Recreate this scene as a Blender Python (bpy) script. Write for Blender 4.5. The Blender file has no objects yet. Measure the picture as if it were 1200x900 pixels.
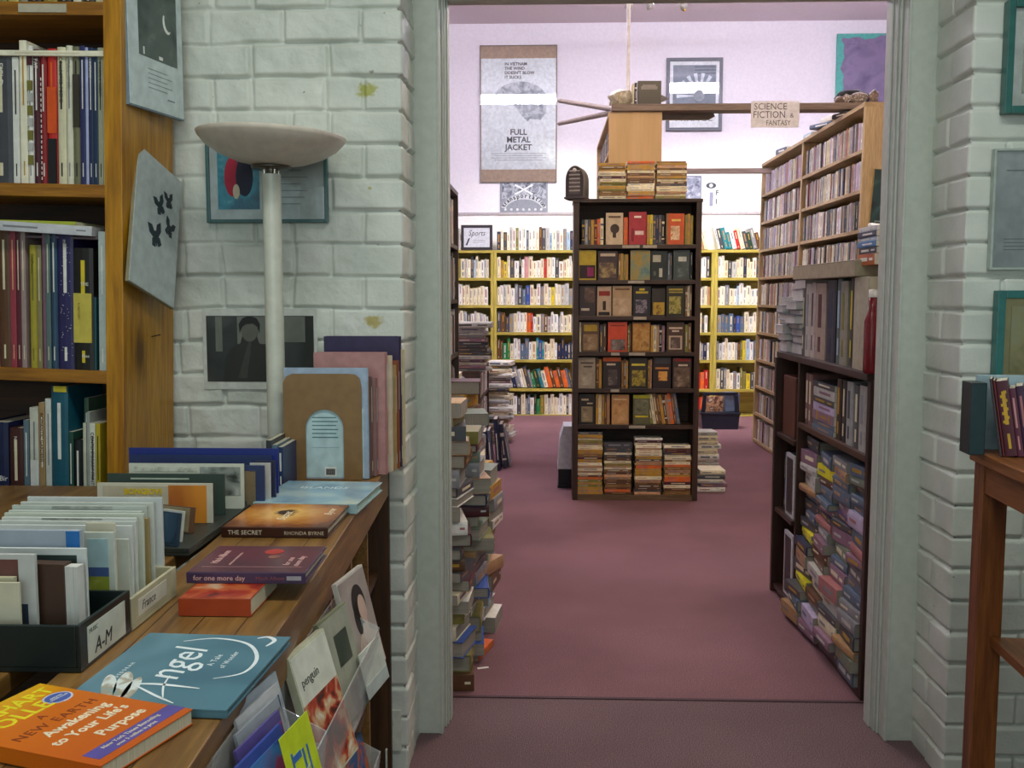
import bpy, bmesh, math, random
import numpy as np
from mathutils import Matrix, Vector, Euler
rnd = random.Random(7)
R = math.radians
S = bpy.context.scene
COL = S.collection

# ------------------------------------------------------------------ camera
F = 1150.0; CAM_H = 1.3
PIT = math.atan(105/F); YAW = math.atan(40/F*math.cos(PIT))
cam = bpy.data.objects.new('camera', bpy.data.cameras.new('camera'))
COL.objects.link(cam); S.camera = cam
cam.location = (0, 0, CAM_H)
cam.rotation_euler = (math.pi/2-PIT, 0, YAW)
cam.data.sensor_width = 36; cam.data.lens = 36*F/1200
cam.data.clip_start = .05; cam.data.clip_end = 60
def ray(x, y):
    cy, sy, cp, sp = math.cos(YAW), math.sin(YAW), math.cos(PIT), math.sin(PIT)
    return Vector((-sy*cp*F+cy*(x-600)+sy*sp*(y-450), cy*cp*F+sy*(x-600)-cy*sp*(y-450), -sp*F-cp*(y-450)))
def atY(x, y, Y): d = ray(x, y); t = Y/d.y; return Vector((d.x*t, Y, CAM_H+d.z*t))
def atX(x, y, X): d = ray(x, y); t = X/d.x; return Vector((X, d.y*t, CAM_H+d.z*t))
def atZ(x, y, Z): d = ray(x, y); t = (Z-CAM_H)/d.z; return Vector((d.x*t, d.y*t, Z))

# ------------------------------------------------------------------ world, light, exposure
S.view_settings.view_transform = 'Standard'; S.view_settings.look = 'None'
S.view_settings.gamma = 1; S.view_settings.use_curve_mapping = False
S.view_settings.exposure = 0.0
W = bpy.data.worlds.new('world'); S.world = W; W.use_nodes = True
W.node_tree.nodes['Background'].inputs[0].default_value = (.62, .85, .86, 1)
W.node_tree.nodes['Background'].inputs[1].default_value = .6
def area(name, loc, sx, sy, power, col, rot=(0, 0, 0), spread=180):
    l = bpy.data.lights.new(name, 'AREA'); l.shape = 'RECTANGLE'; l.size = sx; l.size_y = sy
    l.energy = power; l.color = col; l.spread = R(spread)
    o = bpy.data.objects.new(name, l); COL.objects.link(o); o.location = loc; o.rotation_euler = rot
    return o
# the fluorescent fittings of the back room and the warm lamps are built as lit fittings further down: (x, y, z, length, strength, colour)
FITTINGS = [(-.45, 7.3, 4.03, 2.5, 52, '#f5f0fc'), (2.35, 8.0, 4.03, 2.1, 52, '#f5f0fc'), (1.0, 4.4, 3.3, 1.3, 36, '#ffe2b8')]
ADDED_SPOTS = [(.74, -.1), (.95, 1.9), (1.26, 3.0)]    # added to brighten the back shelves: x on the track, x it is aimed at
area('front_fill_light', (.1, 1.0, 2.9), 2.4, .3, 25, (.98, 1.0, .94))  # added light for the front room, under an unseen ceiling fitting
# added fill standing in for daylight from an unseen window behind the camera
area('daylight_fill', (.1, -2.4, 1.9), 3.6, 1.9, 26, (.90, .97, 1.0), (R(90), 0, 0))

# ------------------------------------------------------------------ materials
def lin(c):
    c /= 255
    return c/12.92 if c <= .04045 else ((c+.055)/1.055)**2.4
def hexc(h): h = h.lstrip('#'); return tuple(lin(int(h[i:i+2], 16)) for i in (0, 2, 4))+(1,)
MATS = {}
def new_mat(name):
    m = bpy.data.materials.new(name); m.use_nodes = True
    nt = m.node_tree; b = nt.nodes['Principled BSDF']
    return m, nt, b
def nd(nt, t, **kw):
    n = nt.nodes.new(t)
    for k, v in kw.items():
        if k in n.inputs.keys(): n.inputs[k].default_value = v
        else: setattr(n, k, v)
    return n
def ramp(nt, stops, interp='LINEAR'):
    r = nt.nodes.new('ShaderNodeValToRGB'); r.color_ramp.interpolation = interp
    e = r.color_ramp.elements
    while len(e) < len(stops): e.new(.5)
    for i, (p, c) in enumerate(stops): e[i].position = p; e[i].color = c
    return r
def coord(nt, scale=(1, 1, 1), rot=(0, 0, 0), kind='Object'):
    tc = nt.nodes.new('ShaderNodeTexCoord'); mp = nt.nodes.new('ShaderNodeMapping')
    mp.inputs['Scale'].default_value = scale; mp.inputs['Rotation'].default_value = rot
    nt.links.new(tc.outputs[kind], mp.inputs[0]); return mp.outputs[0]
def mix(nt, fac, a, b, mode='MIX'):
    m = nt.nodes.new('ShaderNodeMix'); m.data_type = 'RGBA'; m.blend_type = mode
    for sock, v in ((m.inputs[0], fac), (m.inputs[6], a), (m.inputs[7], b)):
        if hasattr(v, 'links') or hasattr(v, 'is_linked'): nt.links.new(v, sock)
        else: sock.default_value = v
    return m.outputs[2]
def paper(h, rough=.55, var=.10, name=None, bump=0, metal=0):
    """printed card or paint: plain colour with fine unevenness"""
    k = ('p', h, rough, var, bump, metal)
    if k in MATS: return MATS[k]
    m, nt, b = new_mat(name or 'printed_card')
    c = hexc(h); n = nd(nt, 'ShaderNodeTexNoise', Scale=35., Detail=3.)
    nt.links.new(coord(nt), n.inputs['Vector'])
    d = tuple(v*(1-var) for v in c[:3])+(1,); l = tuple(min(1, v*(1+var)) for v in c[:3])+(1,)
    r = ramp(nt, [(.35, d), (.65, l)]); nt.links.new(n.outputs[0], r.inputs[0])
    nt.links.new(r.outputs[0], b.inputs['Base Color']); b.inputs['Roughness'].default_value = rough
    b.inputs['Metallic'].default_value = metal
    if bump:
        bp = nd(nt, 'ShaderNodeBump', Strength=bump, Distance=.002); nt.links.new(n.outputs[0], bp.inputs['Height'])
        nt.links.new(bp.outputs[0], b.inputs['Normal'])
    MATS[k] = m; return m
def pages(h='#d9d2bd'):
    k = ('pg', h)
    if k in MATS: return MATS[k]
    m, nt, b = new_mat('page_edges'); c = hexc(h)
    n = nd(nt, 'ShaderNodeTexNoise', Scale=500., Detail=2.)
    nt.links.new(coord(nt, (1, .02, .02)), n.inputs['Vector'])
    r = ramp(nt, [(.3, tuple(v*.72 for v in c[:3])+(1,)), (.7, c)]); nt.links.new(n.outputs[0], r.inputs[0])
    nt.links.new(r.outputs[0], b.inputs['Base Color']); b.inputs['Roughness'].default_value = .9
    MATS[k] = m; return m
def art(cols, scale=14, stretch=(1, 1, 1), rough=.45, detail=3., seed=0):
    """picture printed on a cover: patches of several colours"""
    k = ('art', tuple(cols), scale, stretch, seed)
    if k in MATS: return MATS[k]
    m, nt, b = new_mat('printed_picture')
    v = coord(nt, stretch); v2 = nd(nt, 'ShaderNodeVectorMath', operation='ADD'); v2.inputs[1].default_value = (seed*3.1, seed*1.7, seed*.9)
    nt.links.new(v, v2.inputs[0])
    n = nd(nt, 'ShaderNodeTexNoise', Scale=float(scale), Detail=detail, Distortion=.6); nt.links.new(v2.outputs[0], n.inputs['Vector'])
    N = len(cols); st = [(.30+.42*i/(N-1) if N > 1 else .5, hexc(c)) for i, c in enumerate(cols)]
    r = ramp(nt, st, 'EASE'); nt.links.new(n.outputs[0], r.inputs[0])
    nt.links.new(r.outputs[0], b.inputs['Base Color']); b.inputs['Roughness'].default_value = rough
    MATS[k] = m; return m
def wood(a, b_, c_, axis='Z', scale=1., rough=.42, knots=(), name='wood_grain', streak=.72):
    k = ('w', streak, a, b_, c_, axis, scale, rough, tuple(knots))
    if k in MATS: return MATS[k]
    m, nt, b = new_mat(name)
    s = {'X': (1.2, 14, 14), 'Y': (14, 1.2, 14), 'Z': (14, 14, 1.2)}[axis]
    v = coord(nt, tuple(q*scale for q in s))
    n1 = nd(nt, 'ShaderNodeTexNoise', Scale=1.6, Detail=5., Distortion=1.2); nt.links.new(v, n1.inputs['Vector'])
    n2 = nd(nt, 'ShaderNodeTexNoise', Scale=11., Detail=4.); nt.links.new(v, n2.inputs['Vector'])
    r = ramp(nt, [(.32, hexc(a)), (.5, hexc(b_)), (.68, hexc(c_))]); nt.links.new(n1.outputs[0], r.inputs[0])
    r2 = ramp(nt, [(.35, (streak, streak, streak, 1)), (.6, (1, 1, 1, 1))]); nt.links.new(n2.outputs[0], r2.inputs[0])
    out = mix(nt, 1., r.outputs[0], r2.outputs[0], 'MULTIPLY')
    for kp in knots:
        tc = nt.nodes.new('ShaderNodeTexCoord'); mp = nt.nodes.new('ShaderNodeMapping')
        mp.inputs['Scale'].default_value = (1, 1, .55)
        sub = nd(nt, 'ShaderNodeVectorMath', operation='SUBTRACT'); sub.inputs[1].default_value = kp
        nt.links.new(tc.outputs['Object'], sub.inputs[0]); nt.links.new(sub.outputs[0], mp.inputs[0])
        ln = nd(nt, 'ShaderNodeVectorMath', operation='LENGTH'); nt.links.new(mp.outputs[0], ln.inputs[0])
        wob = nd(nt, 'ShaderNodeMath', operation='MULTIPLY_ADD'); wob.inputs[1].default_value = .02
        nt.links.new(n2.outputs[0], wob.inputs[0]); nt.links.new(ln.outputs['Value'], wob.inputs[2])
        kr = ramp(nt, [(.022, (.8, .8, .8, 1)), (.036, (.45, .45, .45, 1)), (.060, (0, 0, 0, 1))]); nt.links.new(wob.outputs[0], kr.inputs[0])
        out = mix(nt, kr.outputs[0], out, hexc('#4a2c12'))
    nt.links.new(out, b.inputs['Base Color']); b.inputs['Roughness'].default_value = rough
    bp = nd(nt, 'ShaderNodeBump', Strength=.15, Distance=.001); nt.links.new(n2.outputs[0], bp.inputs['Height'])
    nt.links.new(bp.outputs[0], b.inputs['Normal'])
    MATS[k] = m; return m
def glow(h, s):
    m, nt, b = new_mat('lit_tube'); b.inputs['Base Color'].default_value = hexc(h)
    b.inputs['Emission Color'].default_value = hexc(h); b.inputs['Emission Strength'].default_value = s; return m
def clear(name='clear_acrylic', tint=(.95, .98, .97, 1), alpha=.25, rough=.04):
    k = (name, tint, alpha)
    if k in MATS: return MATS[k]
    m, nt, b = new_mat(name); b.inputs['Base Color'].default_value = tint; b.inputs['Roughness'].default_value = rough
    b.inputs['Alpha'].default_value = alpha; b.inputs['Specular IOR Level'].default_value = .8
    MATS[k] = m; return m
def pane():
    if 'pane' in MATS: return MATS['pane']
    m = bpy.data.materials.new('picture_glass'); m.use_nodes = True; nt = m.node_tree; nt.nodes.clear()
    o = nt.nodes.new('ShaderNodeOutputMaterial'); mx = nt.nodes.new('ShaderNodeMixShader'); t = nt.nodes.new('ShaderNodeBsdfTransparent')
    g = nt.nodes.new('ShaderNodeBsdfGlossy'); g.inputs['Roughness'].default_value = .02; f = nt.nodes.new('ShaderNodeFresnel'); f.inputs[0].default_value = 1.5
    nt.links.new(f.outputs[0], mx.inputs[0]); nt.links.new(t.outputs[0], mx.inputs[1]); nt.links.new(g.outputs[0], mx.inputs[2]); nt.links.new(mx.outputs[0], o.inputs[0])
    MATS['pane'] = m; return m
def carpet(dark, mid, light):
    m, nt, b = new_mat('carpet_pile')
    v = coord(nt)
    n = nd(nt, 'ShaderNodeTexNoise', Scale=330., Detail=2.); nt.links.new(v, n.inputs['Vector'])
    n2 = nd(nt, 'ShaderNodeTexNoise', Scale=1.6, Detail=4.); nt.links.new(v, n2.inputs['Vector'])
    r = ramp(nt, [(.3, hexc(dark)), (.5, hexc(mid)), (.72, hexc(light))]); nt.links.new(n.outputs[0], r.inputs[0])
    r2 = ramp(nt, [(.35, (.84, .84, .84, 1)), (.65, (1.06, 1.06, 1.06, 1))]); nt.links.new(n2.outputs[0], r2.inputs[0])
    nt.links.new(mix(nt, 1., r.outputs[0], r2.outputs[0], 'MULTIPLY'), b.inputs['Base Color'])
    b.inputs['Roughness'].default_value = .95; b.inputs['Specular IOR Level'].default_value = .15
    bp = nd(nt, 'ShaderNodeBump', Strength=.7, Distance=.004); nt.links.new(n.outputs[0], bp.inputs['Height'])
    nt.links.new(bp.outputs[0], b.inputs['Normal']); return m
def brick_paint(stains=()):
    m, nt, b = new_mat('painted_brick')
    v = coord(nt)
    n = nd(nt, 'ShaderNodeTexNoise', Scale=7., Detail=6.); nt.links.new(v, n.inputs['Vector'])
    f = nd(nt, 'ShaderNodeTexNoise', Scale=120., Detail=4.); nt.links.new(v, f.inputs['Vector'])
    r = ramp(nt, [(.3, hexc('#c6cbc1')), (.55, hexc('#d6d9d0')), (.75, hexc('#e0e1da'))]); nt.links.new(n.outputs[0], r.inputs[0])
    out = r.outputs[0]
    # specks of bare grit where paint has gone
    sp = nd(nt, 'ShaderNodeTexNoise', Scale=42., Detail=2.); nt.links.new(v, sp.inputs['Vector'])
    sr = ramp(nt, [(.735, (0, 0, 0, 1)), (.77, (.6, .6, .6, 1))]); nt.links.new(sp.outputs[0], sr.inputs[0])
    out = mix(nt, sr.outputs[0], out, hexc('#6e6a5c'))
    for (p, rad, hx) in stains:
        tc = nt.nodes.new('ShaderNodeTexCoord')
        sub = nd(nt, 'ShaderNodeVectorMath', operation='SUBTRACT'); sub.inputs[1].default_value = p
        nt.links.new(tc.outputs['Object'], sub.inputs[0])
        mp = nt.nodes.new('ShaderNodeMapping'); mp.inputs['Scale'].default_value = (1/rad, .5/rad, 1.5/rad); nt.links.new(sub.outputs[0], mp.inputs[0])
        ln = nd(nt, 'ShaderNodeVectorMath', operation='LENGTH'); nt.links.new(mp.outputs[0], ln.inputs[0])
        a = nd(nt, 'ShaderNodeMath', operation='MULTIPLY_ADD'); a.inputs[1].default_value = 1.6
        nn = nd(nt, 'ShaderNodeTexNoise', Scale=90., Detail=2.); nt.links.new(v, nn.inputs['Vector'])
        nt.links.new(nn.outputs[0], a.inputs[0]); nt.links.new(ln.outputs['Value'], a.inputs[2])
        kr = ramp(nt, [(.0, (.85, .85, .85, 1)), (1., (0, 0, 0, 1))])
        kr.color_ramp.elements[0].position = .72; kr.color_ramp.elements[1].position = .98
        h = nd(nt, 'ShaderNodeMath', operation='MULTIPLY'); h.inputs[1].default_value = .5
        nt.links.new(a.outputs[0], h.inputs[0]); nt.links.new(h.outputs[0], kr.inputs[0])
        out = mix(nt, kr.outputs[0], out, hexc(hx))
    nt.links.new(out, b.inputs['Base Color']); b.inputs['Roughness'].default_value = .38
    bp = nd(nt, 'ShaderNodeBump', Strength=.35, Distance=.003); nt.links.new(f.outputs[0], bp.inputs['Height'])
    nt.links.new(bp.outputs[0], b.inputs['Normal']); return m

BLACK = paper('#16161a', .5); WHITE = paper('#e9e9e4', .5)

# ------------------------------------------------------------------ mesh helpers
class MB:
    def __init__(s): s.v = []; s.f = []; s.m = []; s.sm = []
    def add(s, vs, fs, mi=0, M=None, smooth=False):
        o = len(s.v)
        s.v += [tuple((M @ Vector(p)) if M is not None else p) for p in vs]
        for f in fs: s.f.append([i+o for i in f]); s.m.append(mi); s.sm.append(smooth)
    def box(s, a, b, mi=0, M=None, bev=0):
        (x0, y0, z0), (x1, y1, z1) = a, b
        x0, x1 = min(x0, x1), max(x0, x1); y0, y1 = min(y0, y1), max(y0, y1); z0, z1 = min(z0, z1), max(z0, z1)
        if bev:
            bm = bmesh.new(); bmesh.ops.create_cube(bm, size=1)
            for v in bm.verts: v.co = Vector(((x0+x1)/2+v.co.x*(x1-x0), (y0+y1)/2+v.co.y*(y1-y0), (z0+z1)/2+v.co.z*(z1-z0)))
            bmesh.ops.bevel(bm, geom=list(bm.edges), offset=bev, segments=2, profile=.6, affect='EDGES')
            bm.verts.index_update()
            s.add([tuple(v.co) for v in bm.verts], [[v.index for v in f.verts] for f in bm.faces], mi, M); bm.free(); return s
        s.add([(x0,y0,z0),(x1,y0,z0),(x1,y1,z0),(x0,y1,z0),(x0,y0,z1),(x1,y0,z1),(x1,y1,z1),(x0,y1,z1)],
              [(0,3,2,1),(4,5,6,7),(0,1,5,4),(1,2,6,5),(2,3,7,6),(3,0,4,7)], mi, M); return s
    def prism(s, pts, h0, h1, mi=0, M=None, axis='Z', smooth=False):
        """polygon pts in the plane across axis, from h0 to h1"""
        n = len(pts)
        A = sum(pts[i][0]*pts[(i+1) % n][1]-pts[(i+1) % n][0]*pts[i][1] for i in range(n))
        if A < 0: pts = pts[::-1]
        def P(a, b, h): return {'Z': (a, b, h), 'Y': (a, h, b), 'X': (h, a, b)}[axis]
        vs = [P(a, b, h0) for a, b in pts]+[P(a, b, h1) for a, b in pts]
        fl = axis == 'Y'
        fs = [list(range(n))[::(1 if fl else -1)], [i+n for i in range(n)][::(-1 if fl else 1)]]
        o = len(s.v); s.add(vs, fs, mi, M)
        for i in range(n):
            j = (i+1) % n; q = [i, j, j+n, i+n]; q = q[::-1] if fl else q
            s.f.append([k+o for k in q]); s.m.append(mi); s.sm.append(smooth)
        return s
    def lathe(s, prof, n=32, mi=0, M=None, smooth=True):
        vs = []; fs = []
        for (r, z) in prof:
            for i in range(n): a = 2*math.pi*i/n; vs.append((r*math.cos(a), r*math.sin(a), z))
        for k in range(len(prof)-1):
            for i in range(n):
                j = (i+1) % n; fs.append([k*n+i, k*n+j, (k+1)*n+j, (k+1)*n+i])
        s.add(vs, fs, mi, M, smooth); return s
    def cyl(s, p, q, r, n=14, mi=0, r2=None, cap=True):
        p = Vector(p); q = Vector(q); d = q-p; L = d.length
        M = Matrix.Translation(p) @ d.to_track_quat('Z', 'Y').to_matrix().to_4x4(); r2 = r if r2 is None else r2
        s.lathe([(r, 0), (r2, L)], n, mi, M)
        if cap:
            s.add([(r*math.cos(2*math.pi*i/n), r*math.sin(2*math.pi*i/n), 0) for i in range(n)], [list(range(n))[::-1]], mi, M)
            s.add([(r2*math.cos(2*math.pi*i/n), r2*math.sin(2*math.pi*i/n), L) for i in range(n)], [list(range(n))], mi, M)
        return s
    def tube(s, pts, r, n=10, mi=0):
        for a, b in zip(pts[:-1], pts[1:]): s.cyl(a, b, r, n, mi)
        return s
    def mesh(s, name, mats):
        me = bpy.data.meshes.new(name); me.from_pydata(s.v, [], s.f)
        for m in (mats if isinstance(mats, (list, tuple)) else [mats]): me.materials.append(m)
        me.polygons.foreach_set('material_index', s.m); me.polygons.foreach_set('use_smooth', s.sm); me.update(); return me
    def build(s, name, mats, parent=None, M=None):
        o = bpy.data.objects.new(name, s.mesh(name, mats)); COL.objects.link(o)
        if parent: o.parent = parent
        if M is not None: o.matrix_basis = M
        return o
LABELS = {}
def tag(o, label=None, cat=None, group=None, kind=None):
    if label:
        o['label'] = label; n = len(label.split())
        if label in LABELS: print('DUPLABEL', label)
        if n < 4 or n > 16: print('LABELLEN', n, label)
        LABELS[label] = 1
    if cat: o['category'] = cat
    if group: o['group'] = group
    if kind: o['kind'] = kind
    return o
def empty(name, M=None, loc=None):
    o = bpy.data.objects.new(name, None); COL.objects.link(o); o.empty_display_size = .05
    if loc is not None: M = Matrix.Translation(Vector(loc))
    if M is not None: o.matrix_basis = M
    return o
def T(*p): return Matrix.Translation(Vector(p))
def RZ(d): return Matrix.Rotation(R(d), 4, 'Z')
def RX(d): return Matrix.Rotation(R(d), 4, 'X')
def RY(d): return Matrix.Rotation(R(d), 4, 'Y')
def frame(o, u, v):
    """matrix with local X along u, local Y along v"""
    u = Vector(u).normalized(); v = Vector(v); v = (v-u*u.dot(v)).normalized(); w = u.cross(v)
    M = Matrix.Identity(4)
    for i in range(3): M[i][0] = u[i]; M[i][1] = v[i]; M[i][2] = w[i]; M[i][3] = o[i]
    return M
def text(body, size, m, M, parent=None, name='lettering', align='LEFT', bold=0., shear=0., xs=1., ext=.00025, sp=1., ls=1.):
    c = bpy.data.curves.new(name, 'FONT'); c.body = body; c.size = size; c.align_x = align
    c.extrude = ext; c.offset = bold; c.shear = shear; c.space_character = sp; c.space_line = ls; c.resolution_u = 2
    t = bpy.data.objects.new(name, c); COL.objects.link(t)
    bpy.context.view_layer.update()
    me = bpy.data.meshes.new_from_object(t.evaluated_get(bpy.context.evaluated_depsgraph_get()))
    bpy.data.objects.remove(t); bpy.data.curves.remove(c)
    me.name = name; me.materials.clear(); me.materials.append(m)
    o = bpy.data.objects.new(name, me); COL.objects.link(o)
    if parent: o.parent = parent
    o.matrix_basis = M @ Matrix.Diagonal((xs, 1, 1, 1)); return o
ORD = 'first second third fourth fifth sixth seventh eighth ninth tenth eleventh twelfth thirteenth fourteenth fifteenth sixteenth seventeenth eighteenth nineteenth twentieth'.split()
TENS = {2: 'twenty', 3: 'thirty', 4: 'forty', 5: 'fifty', 6: 'sixty'}
def ordw(n):
    if n <= 20: return ORD[n-1]
    t, u = divmod(n, 10)
    if u == 0: return {3: 'thirtieth', 4: 'fortieth', 5: 'fiftieth', 6: 'sixtieth'}[t]
    return TENS[t]+'-'+ORD[u-1]

# ------------------------------------------------------------------ books
CN = {'cream': '#ddd3b4', 'white': '#e4e2da', 'pale grey': '#b9b9b4', 'grey': '#85858a', 'dark grey': '#45464c', 'black': '#1c1b20',
      'navy': '#1f2747', 'blue': '#2f4f9a', 'pale blue': '#a5bdd0', 'teal': '#167a86', 'green': '#1d7a45', 'dark green': '#1f3d2c', 'olive': '#7a7434',
      'yellow': '#d8c128', 'gold': '#b58a2a', 'orange': '#d9641e', 'red': '#b32020', 'dark red': '#5e171c', 'maroon': '#4b1b24', 'brown': '#5d3c22',
      'tan': '#a9835a', 'pink': '#c48c8c', 'mauve': '#87667a', 'purple': '#4a2f66', 'lilac': '#b6a9c8', 'slate': '#56677c', 'peach': '#d9a67c',
      'bright yellow': '#e6dc1e', 'grey green': '#6f7c6c', 'bronze': '#7d5a2c', 'rose': '#a56a6a', 'ivory': '#efe8cf'}
def spine_mesh(t, h, d, col, acc, hard=True, rnd_=rnd, pg='#d9d2bd', style=None):
    """upright book, x 0..t, y 0 (spine) .. d, z 0..h"""
    mb = MB(); c = min(.0025 if hard else .0008, t*.2); ins = .004 if hard else .0002
    r = min(t*.3, .004) if hard else .0006
    # spine with slightly rounded profile, and two boards
    pts = [(0, r), (t*.18, r*.25), (t*.5, 0), (t*.82, r*.25), (t, r), (t, d), (t-c, d), (t-c, r+c), (c, r+c), (c, d), (0, d)]
    n = len(pts)
    vs = [(x, y, 0) for x, y in pts]+[(x, y, h) for x, y in pts]
    fs = []
    for i in range(n): j = (i+1) % n; fs.append([i, j, j+n, i+n])
    caps = [[0, 8, 9, 10], [4, 5, 6, 7], [0, 1, 2, 3, 4, 7, 8]]
    for cp in caps: fs.append(cp[::-1]); fs.append([k+n for k in cp])
    mb.add(vs, fs, 0)
    mb.box((c, r+c, ins), (t-c, d-ins, h-ins), 1)
    st = style if style is not None else rnd_.random()
    e = -.0003
    def bar(a, b, z0, z1): mb.box((t*a, e+ (0 if .3 < a else r*.2), z0*h), (t*b, r*.5, z1*h), 2)
    if t > .008:
        if st < .35: bar(.34, .66, .42, .86); bar(.38, .62, .10, .30)
        elif st < .6: bar(.36, .64, .2, .72)
        elif st < .8:
            mb.box((t*.02, -.0002, h*.72), (t*.98, r*.9, h*.80), 2); mb.box((t*.02, -.0002, h*.18), (t*.98, r*.9, h*.22), 2); bar(.38, .62, .3, .62)
        else: bar(.4, .6, .55, .9); bar(.42, .58, .06, .16)
    return mb.mesh('book', [paper(CN.get(col, col), .45 if hard else .4), pages(pg), paper(CN.get(acc, acc), .5)])
DARKS = ('dark grey', 'black', 'navy', 'blue', 'teal', 'green', 'dark green', 'red', 'dark red', 'maroon', 'brown', 'purple', 'slate', 'bronze', 'mauve', 'grey', 'olive', 'grey green')
def accent(col): return rnd.choice(['cream', 'tan', 'gold', 'pale grey']) if col in DARKS else rnd.choice(['grey', 'slate', 'rose', 'tan', 'grey', 'mauve'])
def put(me, M, label, group, cat='book', name='book'):
    o = bpy.data.objects.new(name, me); COL.objects.link(o); o.matrix_basis = M
    return tag(o, label, cat, group)
def pickcol(pal):
    tot = sum(w for _, w in pal); x = rnd.random()*tot
    for c, w in pal:
        x -= w
        if x <= 0: return c
    return pal[-1][0]
def sizeword(h, lo, hi): return 'short' if h < lo else ('tall' if h > hi else 'mid-height')
def shelf_row(org, dirx, rotz, length, zfloor, hmin, hmax, tmin, tmax, dep, pal, where, group, hard=True, lean=0, fill=1.0, cols=None, parent_tilt=None, skip_to=0, cat='book', jitter=.012, order='from the left', flats=0, pg='#d9d2bd', collect=None):
    """row of books standing side by side from org along dirx; spines along local -Y turned by rotz"""
    x = 0; k = 0; out = []
    dirx = Vector(dirx)
    sgn = 1 if (RZ(rotz) @ Vector((1, 0, 0))).dot(dirx) > 0 else -1
    while x < length*fill:
        t = rnd.uniform(tmin, tmax)
        if x+t > length: break
        col = cols[k] if cols and k < len(cols) else pickcol(pal)
        h = rnd.uniform(hmin, hmax); d = dep*rnd.uniform(.88, 1.0)
        me = spine_mesh(t*.97, h, d, col, accent(col), hard, pg=pg, style=(rnd.choice([.3, .99, .99, .99, .85]) if cat != 'book' else None))
        off = x if sgn > 0 else x+t
        p = Vector(org)+dirx*off; p.z = zfloor
        inn = (RZ(rotz) @ Vector((0, 1, 0)))*rnd.uniform(0, jitter); p += inn
        M = T(*p) @ RZ(rotz)
        if lean: M = T(*p) @ RZ(rotz) @ RY(lean)
        if parent_tilt is not None: M = parent_tilt @ M
        k += 1
        if collect is not None: collect.append((me, M))
        else: out.append(put(me, M, f'{col} {cat}, {ordw(k)} {order}, {where}', group, cat, cat))
        x += t
    return out
QUIET = [.3, .99, .99, .99, .99, .5]
def flat_stack(cx, cy, z0, n, rotz, w, dmin, dmax, tmin, tmax, pal, where, group, jit=.012, jrot=5, hard=True, zmax=None, what='book', pg='#d9d2bd'):
    """books lying flat on each other, spines along local -Y turned by rotz; w = book height range"""
    z = z0; i = 0; lst = []
    while (i < n) if zmax is None else (z < zmax):
        t = rnd.uniform(tmin, tmax); h = rnd.uniform(*w); d = rnd.uniform(dmin, dmax); col = pickcol(pal)
        me = spine_mesh(t*.985, h, d, col, accent(col), hard, pg=pg, style=rnd.choice(QUIET))
        rz = rotz+rnd.uniform(-jrot, jrot)
        M = T(cx+rnd.uniform(-jit, jit), cy+rnd.uniform(-jit, jit), z) @ RZ(rz) @ T(h/2, -d/2, 0) @ RY(-90)
        lst.append((me, M, col)); z += t; i += 1
    N = len(lst)
    for j, (me, M, col) in enumerate(lst):
        nm = 'topmost' if j == N-1 else ('lowest' if j == 0 else ordw(j+1)+' from the bottom')
        put(me, M, f'{col} {what}, {nm}, {where}', group, what, what)
    return z
def face_book(t, h, w, col, spec, hard=False, M=None, label=None, group=None, cat='book', pg='#d6cba8', parent=None):
    """upright book whose front cover is at x = t; cover coords (y 0 spine .. w, z 0..h); spec: (y0,y1,z0,z1,material) in fractions"""
    mats = [paper(CN.get(col, col), .4), pages(pg)]; mb = MB()
    c = .002 if hard else .0008; ins = .003 if hard else 0
    mb.box((0, 0, 0), (c, w, h), 0); mb.box((t-c, 0, 0), (t, w, h), 0); mb.box((c, 0, 0), (t-c, c, h), 0)
    mb.box((c, c, ins), (t-c, w-ins-.0005, h-ins-.0003), 1)
    for si_, s in enumerate(spec):
        y0, y1, z0, z1, m = s[:5]; up_ = .0003*si_
        if m not in mats: mats.append(m)
        mi = mats.index(m)
        if len(s) > 5 and s[5] == 'o':
            n = 16; mb.prism([(((y0+y1)/2+(y1-y0)/2*math.cos(2*math.pi*i/n))*w, ((z0+z1)/2+(z1-z0)/2*math.sin(2*math.pi*i/n))*h) for i in range(n)], t-.0001, t+.0006+up_, mi, None, 'X')
        else: mb.box((t-.0001, y0*w, z0*h), (t+.0004+up_, y1*w, z1*h), mi)
    o = bpy.data.objects.new(cat, mb.mesh(cat, mats)); COL.objects.link(o)
    if M is not None: o.matrix_basis = M
    tag(o, label, cat, group); return o

# ------------------------------------------------------------------ room shell
YF, YB, YT, YS = 2.57, 2.80, 2.93, 3.07          # brick face, door frame face, far side of wall
XL, XR = -.375, 1.07
def vnoise(shape, cell, seed, oct_=3):
    g = np.random.default_rng(seed); H_, W_ = shape; out = np.zeros(shape); amp = 1; tot = 0
    for _ in range(oct_):
        gh, gw = int(H_/cell)+3, int(W_/cell)+3; gr = g.random((gh, gw))
        y = np.arange(H_)/cell; x = np.arange(W_)/cell; yi = y.astype(int); xi = x.astype(int)
        fy = y-yi; fx = x-xi; fy = (fy*fy*(3-2*fy))[:, None]; fx = (fx*fx*(3-2*fx))[None, :]
        a = gr[yi][:, xi]; b = gr[yi][:, xi+1]; c = gr[yi+1][:, xi]; d = gr[yi+1][:, xi+1]
        out += amp*((a*(1-fx)+b*fx)*(1-fy)+(c*(1-fx)+d*fx)*fy); tot += amp; amp *= .5; cell = max(1.5, cell/2)
    return out/tot*2-1
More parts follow.
